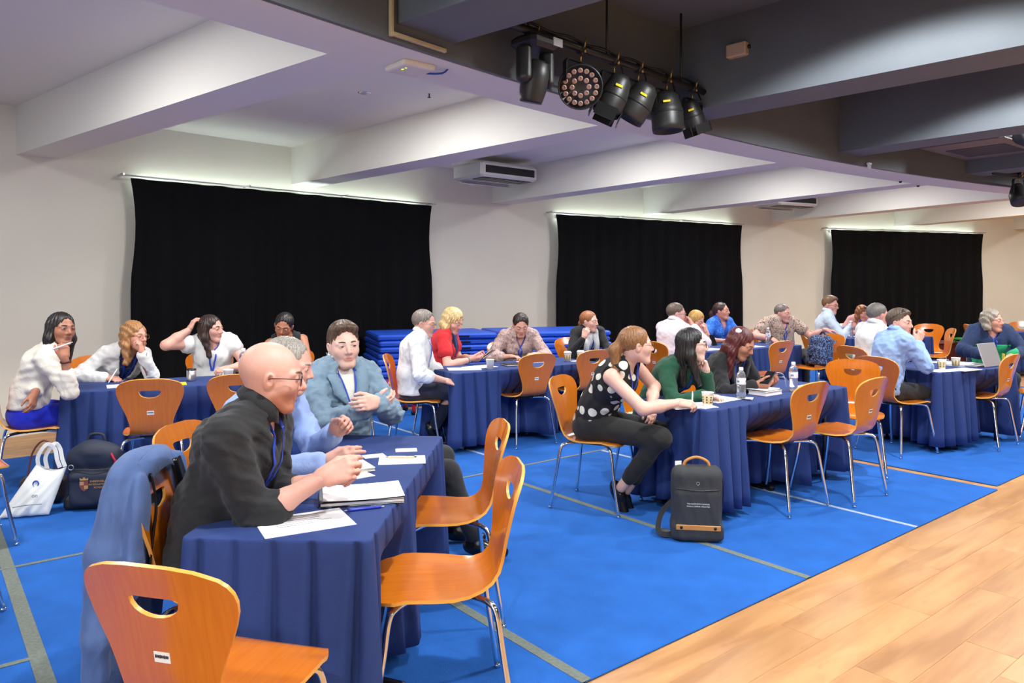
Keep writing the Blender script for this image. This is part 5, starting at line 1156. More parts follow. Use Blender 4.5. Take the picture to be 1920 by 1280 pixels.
# front table
paper(-.685, 2.465, 29, .29, .205, 'white sheet lying nearest on the front table', lines=6)
notebook(-.555, 2.745, 14, .30, .20, .012, 'white pad on a black folder under the bald man hands', M_blackp)
paper(-.55, 2.75, 15, .285, .21, 'top white page of the pad under the bald man hands', z=TT + .022, curl=.004)
pen((-.515, 2.60, TT), 22, 'blue and white pen beside the white pad', mat('blue_pen', srgb(36, 52, 170), .35), M_steel)
notebook(-.70, 3.16, 30, .2, .16, .008, 'cream notebook under the hands of the blue shirted man', F_cream)
paper(-.66, 3.06, 38, .16, .12, 'cream loose leaf below the cream notebook', m=F_cream)
paper(-.49, 3.33, 8, .205, .15, 'white sheet with a beige pen at the far right of the front table', n=2)
paper(-.63, 3.41, 25, .1, .07, 'small white card left of the sheet with the beige pen'); paper(-.50, 3.53, 10, .1, .07, 'small white card at the far end of the front table')
pen((-.50, 3.36, TT + .003), 2, 'beige pen lying on the white sheet', mat('beige_pen', srgb(222, 200, 160), .5), M_blackp)
# left table
paper(-2.95, 5.75, 30, .3, .2, 'white papers at the left end of the left table', n=2); paper(-2.78, 5.83, 40, .25, .18, 'white sheet under the writing hand of the cardigan woman', z=TT + .003)
pen((-3.17, 5.93, TT + .045), 60, 'pen in the hand of the cardigan woman', M_blab, None, 55)
r = empty('steel_tumbler', (-2.585, 6.02, TT), 0, label='short steel tumbler on the left table', cat='tumbler'); MB().lathe([(.0005, .002), (.034, .0), (.036, .01), (.036, .085), (.034, .087)], 20).build('tumbler_body', M_steel, r, True); MB().lathe([(.034, .085), (.037, .088), (.037, .1), (.0005, .102)], 20).build('lid', M_blackp, r, True)
notebook(-2.36, 6.13, 20, .18, .13, .012, 'open looking notebook near the steel tumbler', M_blackp); cup(-2.29, 6.03, 'white paper cup on the left table'); bottle(-2.22, 6.17, 'clear water bottle on the left table', h=.25)
paper(-2.29, 6.21, 35, .2, .15, 'white sheet behind the bottle of the left table')
MB_ = MB().bbox((0, 0, .003), (.24, .17, .006), .002); tag(MB_.build('folder', mat('yellow_card', srgb(236, 196, 40), .6), None, loc=(-2.66, 5.80, TT), rot=R_(26)), 'yellow folder seen through a chair grip on the left table', 'folder')
# middle back table
paper(-.44, 6.85, 10, .3, .2, 'white papers at the left end of the middle table', n=3); paper(-.30, 6.98, 40, .28, .2, 'second white paper near the blonde woman phone', n=2, z=TT + .004)
cup(-.20, 6.83, 'plain white cup on the middle table'); notebook(.02, 7.16, 25, .22, .16, .01, 'open white notebook on the middle table', M_blackp); paper(.18, 7.45, 30, .22, .18, 'white pages before the paisley blouse', n=6)
phone((-.235, 7.30, .80), -75, 'phone held by the blonde woman in red', 35)
cup(.56, 7.52, 'lidded cup behind the empty chair grip', True, lid=True); cup(.70, 7.62, 'lidded cup in front of the white scarf', True, lid=True); paper(.64, 7.55, 30, .1, .08, 'small white card by the lidded cups')
# right table
paper(1.14, 4.80, 15, .3, .21, 'white paper under the writing hand of the polka dot woman', n=2); cup(1.255, 4.79, 'printed paper cup at the corner of the right table', True); paper(1.22, 4.77, 40, .13, .13, 'clear looking napkin under the printed cup')
pen((1.15, 4.76, TT + .03), 75, 'pen in the hand of the polka dot woman', M_steel, None, 60)
paper(1.40, 5.07, 40, .28, .2, 'white paper before the green jumper', n=2); bottle(1.565, 5.10, 'clear bottle in front of the black blazer'); paper(1.60, 5.07, 60, .09, .06, 'crumpled white tissue by the bottle', curl=.008)
notebook(1.80, 5.31, 38, .2, .15, .022, 'thick pinkish notebook beside the bottle', mat('pinkish_cover', srgb(222, 200, 192), .6)); paper(1.79, 5.32, 42, .2, .15, 'white sheet lying on the thick notebook', z=TT + .034, curl=.004); bottle(2.05, 5.44, 'clear bottle at the right end of the right table')
paper(2.24, 5.66, 42, .26, .16, 'white sheet at the right end of the right table', n=2); phone((1.83, 5.34, .822), -45, 'phone held by the woman in black blazer', 32)
m2 = MB(); m2.tube(bez([(1.86, 5.40, .83), (1.93, 5.45, .845), (2.0, 5.5, .82), (2.04, 5.55, TT + .006)], 6), .0022, 6); tag(m2.build('charging_cable', M_blab, None, True), 'white charging cable hanging from the phone', 'cable')
# rear table
paper(2.35, 8.86, 35, .3, .2, 'white paper before the blonde woman at the rear table', n=3); paper(3.02, 9.28, 35, .22, .16, 'white paper at the middle of the rear table'); phone((2.45, 9.1, .80), 20, 'dark phone propped at the rear table', 60); bottle(3.30, 9.62, 'clear bottle before the leaf print shirt')
# laptop table
paper(3.86, 6.72, 20, .24, .16, 'white paper at the corner of the laptop table'); cup(3.93, 6.83, 'left printed cup on the laptop table', True); cup(4.16, 7.0, 'right printed cup on the laptop table', True); paper(4.12, 6.80, 30, .28, .17, 'white pad in front of the printed cups', n=2)
paper(4.40, 7.33, 30, .28, .2, 'white papers behind the laptop', n=2); paper(4.28, 7.40, 10, .24, .18, 'more white papers behind the laptop', z=TT + .003); notebook(4.27, 7.14, 20, .22, .16, .01, 'white notebook left of the laptop', M_blab)
paper(4.60, 7.18, 30, .2, .15, 'paper behind the laptop screen')
r = empty('laptop', (4.47, 7.06, TT), R_(32), label='grey laptop open on the right table', cat='laptop'); M_alu = mat('aluminium', (.60, .58, .60), .38, .7)
MB().bbox((0, .1, .007), (.32, .22, .014), .004).build('laptop_base', M_alu, r); Mx = Matrix.Rotation(R_(-18), 4, 'X'); MB().bbox((0, -.042, .115), (.32, .007, .225), .003, M=Mx).build('screen_lid', M_alu, r); MB().bbox((0, -.0375, .118), (.30, .002, .2), .0005, M=Mx).build('screen', mat('laptop_glass', srgb(30, 34, 44), .1), r); MB().bbox((0, .09, .0145), (.28, .12, .002), .0008).build('keyboard', M_blackp, r)
r = empty('drinking_bottle', (5.62, 10.98, TT), 0, label='salmon orange drinking bottle on the far table', cat='bottle'); M_salm = mat('salmon_steel', srgb(232, 110, 88), .4); MB().lathe([(.0005, 0), (.035, 0), (.037, .005), (.037, .17), (.03, .19), (.026, .2)], 20).build('bottle_body', M_salm, r, True); MB().lathe([(.028, .2), (.03, .203), (.03, .235), (.022, .245), (.0005, .246)], 18).build('cap', M_salm, r, True)
bottle(4.93, 10.87, 'clear bottle before the woman in pink', h=.24); paper(5.2, 10.98, 15, .3, .2, 'white paper before the woman in pink')
tag(MB().bbox((0, 0, .06), (.09, .004, .07), .001).build('name_card', mat('yellow_card2', srgb(240, 210, 20), .6), None, loc=(4.97, 7.55, TT - .02), rot=R_(-110)), 'small yellow card held before the green jacket', 'card')
pen((-3.10, 5.14, 1.06), 30, 'white pen at the chin of the dark haired woman', M_blab, M_steel, 20)

# ------------------------------------------------------------------ bags
def rz3(a): return np.array(Matrix.Rotation(R_(a), 3, 'Z'))
# grey-black backpack by the right table
r = empty('backpack', (1.08, 4.37, .012), R_(-8), label='charcoal backpack with tan handle and tan strip on the carpet', cat='backpack'); M_bp = mat('charcoal_canvas', srgb(50, 51, 53), .8, bump=.25, bscale=350); M_tan = mat('tan_leather', srgb(190, 128, 62), .55)
S = SDF((-.2, -.14, 0), (.2, .14, .46), .007); S.box((0, .01, .21), (.142, .075, .205), .05, k=0); S.box((0, -.05, .15), (.125, .045, .145), .03, k=.012); S.box((0, -.02, .34), (.128, .06, .065), .04, k=.04); S.box((0, 0, .05), (.147, .088, .05), .03, k=.02); S.disp(folds(.003, 22, 3)); S.cut(lambda X, Y, Z: .001 - Z + 0 * X + 0 * Y); sdf_obj('bag_body', S, M_bp, r)
m2 = MB(); m2.tube(bez([(-.075, .0, .405), (-.06, .0, .445), (0, .0, .468), (.06, .0, .445), (.075, .0, .405)], 6), .009, 8); m2.build('handle', M_tan, r, True)
MB().bbox((0, -.097, .085), (.25, .008, .03), .003).build('tan_strip', M_tan, r)
for x in (-.095, .095): MB().lathe([(.0005, .004), (.0075, .003), (.009, 0)], 12, (x, -.101, .085), Matrix.Rotation(R_(90), 4, 'X')).build('rivet', M_blackp, r, True)
m2 = MB(); m2.tube(bez([(-.12, -.085, .302), (0, -.098, .297), (.12, -.085, .302)], 6), .0035, 6); m2.build('pocket_zip', M_blackp, r, True); m2 = MB(); m2.tube(bez([(-.135, -.03, .37), (0, -.055, .398), (.135, -.03, .37), (.15, -.0, .2)], 6), .0035, 6); m2.build('main_zip', M_blackp, r, True)
for k, (s_, z) in enumerate((('THE ALICE SMITH SCHOOL', .222), ('KUALA LUMPUR, MALAYSIA', .208))): obj('lettering', text_mesh(s_, .0105), mat('white_print', srgb(225, 225, 225), .6), r, (0, -.1005, z), (R_(90), 0, 0))
m2 = MB(); m2.tube([(.009 * math.cos(t), -.0815, .335 + .009 * math.sin(t)) for t in np.linspace(0, 6.28, 12, endpoint=False)], .0016, 5, closed=True); m2.build('emblem', M_steel, r, True); MB().bbox((-.105, .0, .43), (.04, .004, .026), .001, R_(20)).build('paper_tag', M_paper, r)
m2 = MB(); pts = bez([(-.13, .05, .20), (-.2, .04, .12), (-.22, .0, .03), (-.17, -.03, .018), (-.12, .0, .03)], 6); m2.ribbon(pts, [(0, -1, .15)] * len(pts), .03, .006); m2.build('shoulder_strap', M_bp, r)
# navy school backpack and tote by the left table
r = empty('backpack', (-2.78, 4.985, .012), R_(10), label='navy backpack with a gold crest behind the white tote', cat='backpack'); M_nb = mat('navy_nylon', srgb(26, 34, 54), .65, bump=.2, bscale=300)
S = SDF((-.22, -.17, 0), (.24, .17, .48), .008); S.box((0, .02, .19), (.165, .085, .19), .06, k=0); S.ell((0, .0, .34), (.15, .1, .1), k=.05); S.box((.015, -.08, .14), (.14, .045, .115), .035, k=.015); S.disp(folds(.005, 20, 9)); S.cut(lambda X, Y, Z: .001 - Z + 0 * X + 0 * Y); sdf_obj('bag_body', S, M_nb, r)
S = SDF((-.22, -.17, 0), (.24, .17, .14), .008); S.box((0, .005, .05), (.172, .098, .05), .03, k=0); S.cut(lambda X, Y, Z: .001 - Z + 0 * X + 0 * Y); sdf_obj('bag_base', S, mat('black_nylon', srgb(16, 18, 22), .5), r)
M_gold = mat('gold_thread', srgb(176, 136, 84), .6); cr = MB(); cr.prism([(-.026, .03), (.026, .03), (.026, -.005), (.014, -.028), (0, -.036), (-.014, -.028), (-.026, -.005)], 0, .002); crest = cr.build('crest', mat('crest_red', srgb(120, 60, 56), .7), r, loc=(-.025, -.129, .17), rot=(R_(90), 0, 0))
for (x, y) in ((-.013, .015), (.013, -.01)): MB().box((x, y, .0025), (.024, .022, .001)).build('crest_quarter', M_gold, crest)
m2 = MB(); m2.prism([(-.024, .034), (.024, .034), (.026, .05), (.012, .042), (0, .056), (-.012, .042), (-.026, .05)], 0, .002); m2.build('crest_crown', M_gold, crest)
for s_, z, sz in (('SHREWSBURY', .195, .019), ('INTERNATIONAL', .175, .017), ('SCHOOL', .155, .017)): obj('lettering', text_mesh(s_, sz), M_gold, r, (.068, -.1295, z), (R_(90), 0, 0))
m2 = MB(); m2.tube(bez([(-.14, -.09, .262), (0, -.128, .268), (.15, -.1, .262)], 6), .004, 6); m2.build('pocket_zip', M_blackp, r, True); m2 = MB(); m2.tube([(-.105 + .016 * math.cos(t), -.125, .29 + .016 * math.sin(t)) for t in np.linspace(0, 6.28, 16, endpoint=False)], .0022, 6, closed=True); m2.build('key_ring', M_steel, r, True)
m2 = MB(); m2.tube(bez([(.12, -.07, .36), (.14, -.085, .33), (.15, -.085, .31), (.145, -.085, .29)], 5), .008, 7); m2.build('red_cord', mat('red_cord', srgb(170, 26, 50), .6), r, True); m2 = MB(); m2.tube(bez([(-.06, .03, .42), (-.04, .03, .47), (.03, .03, .47), (.05, .03, .42)], 5), .01, 8); m2.build('handle', M_nb, r, True)
r = empty('tote_bag', (-3.02, 4.80, .012), R_(6), label='white cotton tote bag with blue mark slumped on the carpet', cat='tote bag'); M_tote = mat('white_cotton', srgb(228, 228, 222), .85, bump=.3, bscale=250)
def tote_body():
    TL, TR, BR, BL = (-.055, .045, .315), (.125, .05, .29), (.05, -.02, .004), (-.225, -.07, .004); nu, nv = 26, 26; v = []; f = []
    for sd in (0, 1):
        for j in range(nv + 1):
            for i in range(nu + 1):
                a, b = i / nu, j / nv; p = [(BL[k] * (1 - a) + BR[k] * a) * (1 - b) + (TL[k] * (1 - a) + TR[k] * a) * b for k in range(3)]
                bul = (4 * a * (1 - a)) ** .5 * (4 * b * (1 - b * .62)) ** .6 * (1 - .75 * b); wr = .006 * math.sin(a * 13 + 4 * b) * math.sin(b * 9 + a * 5) + .004 * math.sin(a * 27 - b * 15)
                dip = -.03 * math.sin(a * math.pi) * max(0, (b - .75) / .25); sg = -1 if sd == 0 else 1
                v.append((p[0], p[1] + sg * (.045 * bul + .003) + wr * min(1, 4 * a * (1 - a)) * (1 - b * .5), max(p[2] + dip, .003)))
    n1 = (nu + 1) * (nv + 1)
    for j in range(nv):
        for i in range(nu):
            q = j * (nu + 1) + i; f += [(q, q + 1, q + nu + 2, q + nu + 1), (n1 + q, n1 + q + nu + 1, n1 + q + nu + 2, n1 + q + 1)]
    for i in range(nu): f.append((i, n1 + i, n1 + i + 1, i + 1))
    for j in range(nv): q = j * (nu + 1); f += [(q, q + nu + 1, n1 + q + nu + 1, n1 + q), (q + nu, n1 + q + nu, n1 + q + 2 * nu + 1, q + 2 * nu + 1)]
    return new_mesh('bag_body', v, f, True)
obj('bag_body', tote_body(), M_tote, r)
for dy, xs in ((-.035, (-.035, .06)), (-.02, (.005, .085))):
    m2 = MB(); pts = bez([(xs[0], .075 + dy, .28), (xs[0] - .01, .075 + dy, .36), (xs[0] + .04, .08 + dy, .44), (xs[1] - .01, .09 + dy, .41), (xs[1] + .01, .08 + dy, .34), (xs[1] + .03, .075 + dy, .29)], 6); m2.ribbon(pts, [(0, -1, .1)] * len(pts), .024, .004); m2.build('handle', M_tote, r)
M_tblue = mat('tote_blue_print', srgb(40, 90, 170), .7); m2 = MB(); m2.tube([(.0 + .017 * math.cos(t), 0, .0 + .02 * math.sin(t)) for t in np.linspace(-1.2, 3.6, 14)] + [(-.004, 0, -.045)], .0045, 6); m2.build('mark', M_tblue, r, True, loc=(-.03, -.018, .2)); obj('lettering', text_mesh('on', .034), mat('tote_grey_print', srgb(90, 90, 96), .7), r, (-.02, -.052, .135), (R_(74), 0, 0)); m2 = MB(); m2.tube(bez([(-.13, -.095, .075), (-.06, -.088, .085), (.03, -.066, .085)], 5), .0022, 5); m2.build('printed_line', mat('tote_grey_print', srgb(90, 90, 96), .7), r, True)
r = empty('handbag', (-3.17, 5.06, .012), R_(15), label='small brown and black handbag behind the white tote', cat='handbag'); S = SDF((-.2, -.12, 0), (.2, .12, .24), .008); S.box((0, 0, .095), (.14, .06, .09), .045, k=0); S.cut(lambda X, Y, Z: .001 - Z + 0 * X + 0 * Y); sdf_obj('bag_body', S, mat('dark_brown_leather', srgb(46, 34, 32), .5), r); S = SDF((-.2, -.12, 0), (.2, .12, .26), .008); S.box((0, -.02, .15), (.1, .05, .045), .03, k=0); sdf_obj('flap', S, mat('taupe_leather', srgb(150, 116, 98), .6), r)
m2 = MB(); m2.tube(bez([(-.1, 0, .16), (-.07, 0, .34), (.0, 0, .42), (.07, 0, .34), (.1, 0, .16)], 6), .006, 7); m2.build('handle', mat('maroon_leather', srgb(92, 44, 40), .5), r, True)
# patterned backpack on the far chair
r = empty('backpack', (3.80, 9.22, .475), R_(205 - 90), label='dark blue patterned backpack standing on a rear chair', cat='backpack'); S = SDF((-.2, -.15, 0), (.2, .15, .44), .009); S.box((0, -.02, .19), (.15, .085, .19), .07, k=0); S.box((0, .06, .13), (.12, .04, .11), .035, k=.02); S.disp(folds(.006, 22, 5)); S.cut(lambda X, Y, Z: .001 - Z + 0 * X + 0 * Y); sdf_obj('bag_body', S, pattern_mat('blue_camo', srgb(38, 52, 88), srgb(110, 130, 170), 26, .44, 2.2, 'noise', srgb(26, 34, 60)), r); m2 = MB(); m2.tube(bez([(-.05, -.05, .37), (0, -.05, .42), (.05, -.05, .37)], 6), .009, 7); m2.build('handle', F_navy, r, True)
# blazer hung over the chair behind the bald man
r = empty('hung_jacket', (-.965, 2.60, .009), R_(4 - 90), label='blue blazer hung over the chair of the bald man', cat='jacket'); M_jk = fabric('denim_blue_wool', (78, 102, 150)); M_jl = mat('black_satin', srgb(12, 13, 18), .25)
S = SDF((-.36, -.5, .0), (.36, -.12, 1.0), .008)
S.ecap((-.12, -.308, .85), (.12, -.308, .85), .045, .04, .045, .04, (0, 1, 0), .0); S.ell((0, -.315, .86), (.19, .055, .045), k=.04)
for (z, w_, y) in ((.8, .2, -.325), (.7, .205, -.33), (.58, .205, -.335), (.45, .21, -.345), (.3, .215, -.355), (.17, .22, -.365)): S.ell((0, y, z), (w_, .026, .1), k=.05)
for q in (-1, 1):
    S.cap((q * .15, -.325, .80), (q * .185, -.355, .62), .045, .05, .03).cap((q * .185, -.355, .62), (q * .195, -.375, .36), .05, .046, .03).cap((q * .195, -.375, .36), (q * .19, -.38, .24), .046, .044, .02)
for q in (-1, 1): S.ell((q * .165, -.25, .76), (.05, .022, .11), k=.03); S.ell((q * .175, -.262, .6), (.05, .02, .14), k=.03)
S.disp(folds(.004, 16, 31)); S.disp(lambda X, Y, Z: .007 * np.sin(X * 40 + 2 * np.sin(Z * 7) + Y * 20) * np.clip((.85 - Z) * 2, 0, 1)); S.cut(lambda X, Y, Z: .10 + .02 * np.sin(X * 9) - Z + 0 * Y)
S.box((0, -.225, .6), (.11, .07, .3), .03, None, .01, True); sdf_obj('jacket_body', S, M_jk, r)
m2 = MB(); pts = bez([(-.12, -.262, .86), (-.05, -.255, .885), (.05, -.255, .885), (.12, -.262, .86)], 5); m2.ribbon(pts, [(0, 1, .5)] * len(pts), .075, .006); m2.build('collar', M_jk, r, True)
for q in (-1, 1):
    m2 = MB(); pts = bez([(q * .11, -.245, .86), (q * .12, -.222, .76), (q * .135, -.232, .62), (q * .14, -.245, .48)], 5); m2.ribbon(pts, [(-q * .5, 1, .05)] * len(pts), .045, .006); m2.build('lining', M_jl, r, True)
# mats
M_mat = mat('blue_vinyl_mat', srgb(30, 84, 206), .5, bump=.1, bscale=40); M_matd = mat('blue_mat_seam', srgb(18, 44, 120), .6)
ORD = ['topmost', 'second', 'third', 'fourth', 'fifth', 'sixth', 'seventh', 'eighth', 'ninth', 'tenth', 'eleventh', 'lowest']
def lbl(k): return ORD[k] + (' blue gym mat ' if k in (0, 11) else ' blue gym mat from the top ')
def mat_stack(x, y, rz, n, label, th=.073):
    for k in range(n):
        t = empty('gym_mat', (x + random.uniform(-.02, .02), y + random.uniform(-.02, .02), .002 + k * th * 1.0), R_(rz + random.uniform(-1.2, 1.2)), label=lbl(n - 1 - k) + label, cat='mat', group='gym mats')
        if (n, 'm') not in pl:
            S = SDF((-.82, -.56, 0), (.82, .56, .08), .02); m2 = MB(); m2.bbox((0, 0, .034), (1.5, 1.06, .066), .018); pl[n, 'm'] = new_mesh('mat_body', m2.v, m2.f); pl[n, 'm'].materials.append(M_mat)
            m3 = MB(); m3.bbox((0, 0, .035), (1.506, 1.066, .006), .002); pl[n, 's'] = new_mesh('seam', m3.v, m3.f); pl[n, 's'].materials.append(M_matd)
            m4 = MB(); m4.box((.3, -.538, .035), (.16, .01, .02)); pl[n, 'h'] = new_mesh('grip', m4.v, m4.f); pl[n, 'h'].materials.append(M_blackp)
        obj('mat_body', pl[n, 'm'], None, t); obj('seam', pl[n, 's'], None, t); obj('grip', pl[n, 'h'], None, t)
mat_stack(-1.06, 9.62, 20, 12, 'in the left stack below the curtain'); mat_stack(.43, 10.12, 18, 12, 'in the right stack by the white wall')
# red trolley
r = empty('trolley', (-1.42, 8.45, .002), R_(25), label='low red metal trolley left of the blue mats', cat='trolley'); M_redm = mat('red_enamel', srgb(170, 20, 30), .4)
MB().bbox((0, 0, .36), (.62, .4, .03), .006).build('deck', M_redm, r)
for x in (-.27, .27):
    for y in (-.16, .16): MB().bbox((x, y, .2), (.035, .035, .3), .004).build('leg', M_redm, r); m2 = MB(); m2.lathe([(.03, -.012), (.034, 0), (.03, .012)], 14, (x, y, .035), Matrix.Rotation(R_(90), 4, 'X')); m2.build('wheel', M_blackp, r, True)
    
for x in (-.2, 0, .2): MB().lathe([(.022, .375), (.024, .38), (.018, .40), (.0005, .402)], 12, (x, -.15, 0)).build('knob', M_blab, r, True)
# brown low stage box and green trolley far right
r = empty('storage_box', (7.2, 13.2, .002), R_(12), label='dark red wooden box below the far curtain', cat='box'); M_mah = mat('mahogany', srgb(84, 30, 24), .5, var=.15, vscale=9)
MB().bbox((0, 0, .22), (1.5, .5, .40), .01).build('box_body', M_mah, r); MB().bbox((0, 0, .44), (1.54, .54, .03), .006).build('lid', M_mah, r)
for x in (-.5, .0, .5): MB().bbox((x, -.253, .22), (.42, .012, .3), .004).build('panel', M_mah, r)
r = empty('trolley', (8.05, 13.0, .002), R_(12), label='low green metal trolley beside the mahogany box', cat='trolley'); M_grn = mat('green_enamel', srgb(30, 130, 50), .4); MB().bbox((0, 0, .52), (.6, .36, .03), .006).build('deck', M_grn, r)
for x in (-.26, .26):
    for y in (-.14, .14): MB().bbox((x, y, .28), (.03, .03, .46), .004).build('leg', M_grn, r); m2 = MB(); m2.lathe([(.028, -.012), (.03, 0), (.028, .012)], 12, (x, y, .03), Matrix.Rotation(R_(90), 4, 'X')); m2.build('wheel', M_blackp, r, True)
for x in (-.15, .15): MB().lathe([(.022, .535), (.026, .55), (.0005, .57)], 12, (x, -.1, 0)).build('knob', M_blab, r, True)
# ------------------------------------------------------------------ ceiling equipment
def Rm(tilt, rz): return Matrix.Rotation(R_(rz), 4, 'Z') @ Matrix.Rotation(R_(tilt), 4, 'X')
PA, PB = Vector((-.08, 4.17, 2.97)), Vector((1.5, 5.78, 2.97)); PD = (PB - PA).normalized(); PAng = math.degrees(math.atan2(PD.y, PD.x))
r = empty('lighting_bar', PA, 0, label='black pipe carrying the stage lights under the dark ceiling', cat='lighting bar'); m2 = MB(); m2.tube([Vector((0, 0, 0)), PB - PA], .025, 12); m2.build('pipe', M_black, r, True)
for s in (.25, 1.0, 1.9): p = PD * s; m2 = MB(); m2.tube([p, p + Vector((0, 0, .52))], .008, 6); m2.build('hanger', M_black, r, True)
m2 = MB(); m2.tube(bez([PD * (.1 + .17 * k) + Vector((.0, -.0, .035 + .015 * (k % 2))) for k in range(13)], 4), .009, 6); m2.build('cable', M_blackp, r, True)
M_brass = mat('brass_clamp', srgb(170, 140, 90), .35, .9); M_lens = mat('lens_glass', srgb(176, 140, 128), .2, spec=.8); M_ltag = mat('yellow_tag', srgb(240, 214, 20), .5); M_bk2 = mat('fixture_black', srgb(34, 33, 33), .45, bump=.06, bscale=120)
def clamp(rt, z=0):
    m2 = MB(); m2.lathe([(.034, -.018), (.034, .018)], 14, (0, 0, 0), Matrix.Rotation(R_(90), 4, 'Y')); m2.build('clamp', M_black, rt, True)
    m2 = MB(); m2.tube([(0, -.03, .0), (0, -.045, .06)], .006, 6); m2.lathe([(.009, -.012), (.009, .012)], 8, (0, -.034, -.02)); m2.tube([(0, 0, -.03), (0, 0, -.09)], .007, 6); m2.build('bolt', M_brass, rt, True)
def yoke(rt, w_, dz, h):
    m2 = MB(); pts = [(-w_, 0, -dz - h), (-w_, 0, -dz - .02), (-w_ + .02, 0, -dz), (w_ - .02, 0, -dz), (w_, 0, -dz - .02), (w_, 0, -dz - h)]
    m2.ribbon(pts, [(-1, 0, 0), (-1, 0, .0), (-.5, 0, 1), (.5, 0, 1), (1, 0, 0), (1, 0, 0)], .03, .004); m2.build('yoke', M_black, rt)
def fixture(s, label, kind, tilt=0, rz=0, k=1.0):
    p = PA + PD * s; r = empty('stage_light', p, R_(PAng), label=label, cat='stage light', group='stage lights on the bar'); clamp(r)
    if kind == 'head': r.scale = (.82, .82, .82)
    if kind == 'head':       # moving head, base up
        MB().bbox((0, 0, -.085), (.30, .25, .09), .03).build('base', M_bk2, r); MB().bbox((.10, -.128, -.075), (.10, .008, .06), .003).build('display', mat('display_grey', srgb(176, 180, 190), .3), r)
        for q in (-1, 1):
            S = SDF((-.16, -.1, -.47), (.16, .1, -.1), .008); S.cap((q * .115, 0, -.15), (q * .125, 0, -.34), .04, .045, 0); S.box((q * .12, 0, -.24), (.028, .06, .12), .02, k=.02); sdf_obj('arm', S, M_bk2, r)
        Mx = Rm(14, 0); MB().lathe([(.05, .11), (.085, .09), (.098, .0), (.098, -.1), (.085, -.17), (.08, -.19), (.0005, -.185)], 22, (0, 0, -.31), Mx).build('head', M_bk2, r, True); MB().bbox((.02, -.095, -.26), (.06, .006, .05), .002, M=Mx).build('plate', M_blackp, r)
        return r
    h = .14; yoke(r, .15 * k, .09, h * k)
    Mx = Rm(tilt, rz); c = Vector((0, 0, -.09 - h * k))
    if kind == 'par':
        MB().lathe([(.06, -.1), (.1, -.085), (.125, -.02), (.135, .05), (.14, .06), (.14, .085), (.132, .088), (.130, .078), (.0005, .078)], 28, c, Mx).build('housing', M_bk2, r, True)
        for n_, rad in ((8, .052), (16, .1)):
            for i in range(n_):
                a = 2 * math.pi * i / n_; q = c + Mx @ Vector((rad * math.cos(a), rad * math.sin(a), .079)); l = MB().lathe([(.0155, 0), (.0165, .004), (.011, .008), (.005, .004), (.0005, .003)], 12, q, Mx).build('led_lens', M_lens, r, True)
    else:
        L = .15 * k; rr = (.115 if kind == 'can' else .10) * k
        MB().lathe([(.0005, -L * .95), (rr * .5, -L * .92), (rr * .78, -L * .7), (rr * .85, -L * .4), (rr * .95, -L * .1), (rr, .0), (rr, L * .75), (rr * .96, L), (rr * .9, L), (rr * .88, L * .8), (.0005, L * .78)], 24, c, Mx).build('housing', M_bk2, r, True)
        m2 = MB(); m2.lathe([(rr * 1.0, L * .08), (rr * 1.03, L * .1), (rr * 1.03, L * .16), (rr, L * .18)], 24, c, Mx); m2.build('band', M_black, r, True)
        for i in range(4): a = -1.1 + i * .25; q = c + Mx @ Vector((rr * .9 * math.cos(a), rr * .9 * math.sin(a), -L * .38)); MB().box(q, (.012, .01, L * .25), M=Mx @ Matrix.Rotation(a, 4, 'Z')).build('vent', M_blackp, r)
        cd_ = Mx.to_3x3().inverted() @ (Matrix.Rotation(R_(-PAng), 3, 'Z') @ (Vector((.25, 0, 1.5)) - p)); az = math.atan2(cd_.y, cd_.x); q = c + Mx @ Vector((rr * .9 * math.cos(az), rr * .9 * math.sin(az), -L * .3)); MB().box(q, (.012, .05 * k, .014), M=Mx @ Matrix.Rotation(az, 4, 'Z')).build('yellow_tag', M_ltag, r)
        m2 = MB(); m2.tube(bez([c + Mx @ Vector((0, 0, -L * .9)), c + Vector((.03, -.05, .1)), Vector((.06, -.02, -.05)), Vector((.05, 0, .03))], 6), .006, 6); m2.build('cord', M_blackp, r, True)
        if kind == 'fres':
            for a in (0, 90, 180, 270): q = c + Mx @ (Matrix.Rotation(R_(a), 4, 'Z') @ Vector((rr * 1.05, 0, L * 1.0))); MB().box(q, (.006, rr * 1.5, .09 * k), M=Mx @ Matrix.Rotation(R_(a), 4, 'Z')).build('barn_door', M_blackp, r)
    return r
fixture(.31, 'large black moving head light hanging at the left end of the bar', 'head')
fixture(.73, 'round light with two rings of small lenses facing the viewer', 'par', 100 + 12, -52)
fixture(1.08, 'black light tilted to the left with a yellow tag and slots', 'fres', 205, 40, .95)
fixture(1.355, 'black can light third from the right end of the bar', 'can', 212, 30, .95)
fixture(1.71, 'upright black can light with yellow tag second from the right end', 'can', 176, 10)
fixture(2.06, 'rightmost black light on the bar pointing down to the right', 'fres', 160, 60, .8)
# second bar at the right edge
for i, (x, y, z) in enumerate(((6.35, 9.35, 2.60), (6.75, 9.55, 2.58))):
    r = empty('stage_light', (x, y, z + .25), R_(30), label=['left one of the two black lights at the right edge', 'right one of the two black lights at the right edge'][i], cat='stage light', group='stage lights at the right edge'); clamp(r); yoke(r, .14, .06, .18); Mx = Rm(150, -40)
    MB().lathe([(.0005, -.14), (.06, -.13), (.09, -.06), (.115, 0), (.115, .12), (.1, .13), (.0005, .11)], 22, (0, 0, -.24), Mx).build('housing', M_bk2, r, True); MB().box(Vector((0, 0, -.24)) + Mx @ Vector((0, -.115, 0)), (.03, .006, .012), M=Mx).build('yellow_tag', M_ltag, r)
r = empty('lighting_bar', (5.9, 9.15, 2.85), R_(27), label='dark pipe above the two lights at the right edge', cat='lighting bar'); m2 = MB(); m2.tube([(0, 0, 0), (2.6, 0, 0)], .025, 10); m2.build('pipe', M_black, r, True)
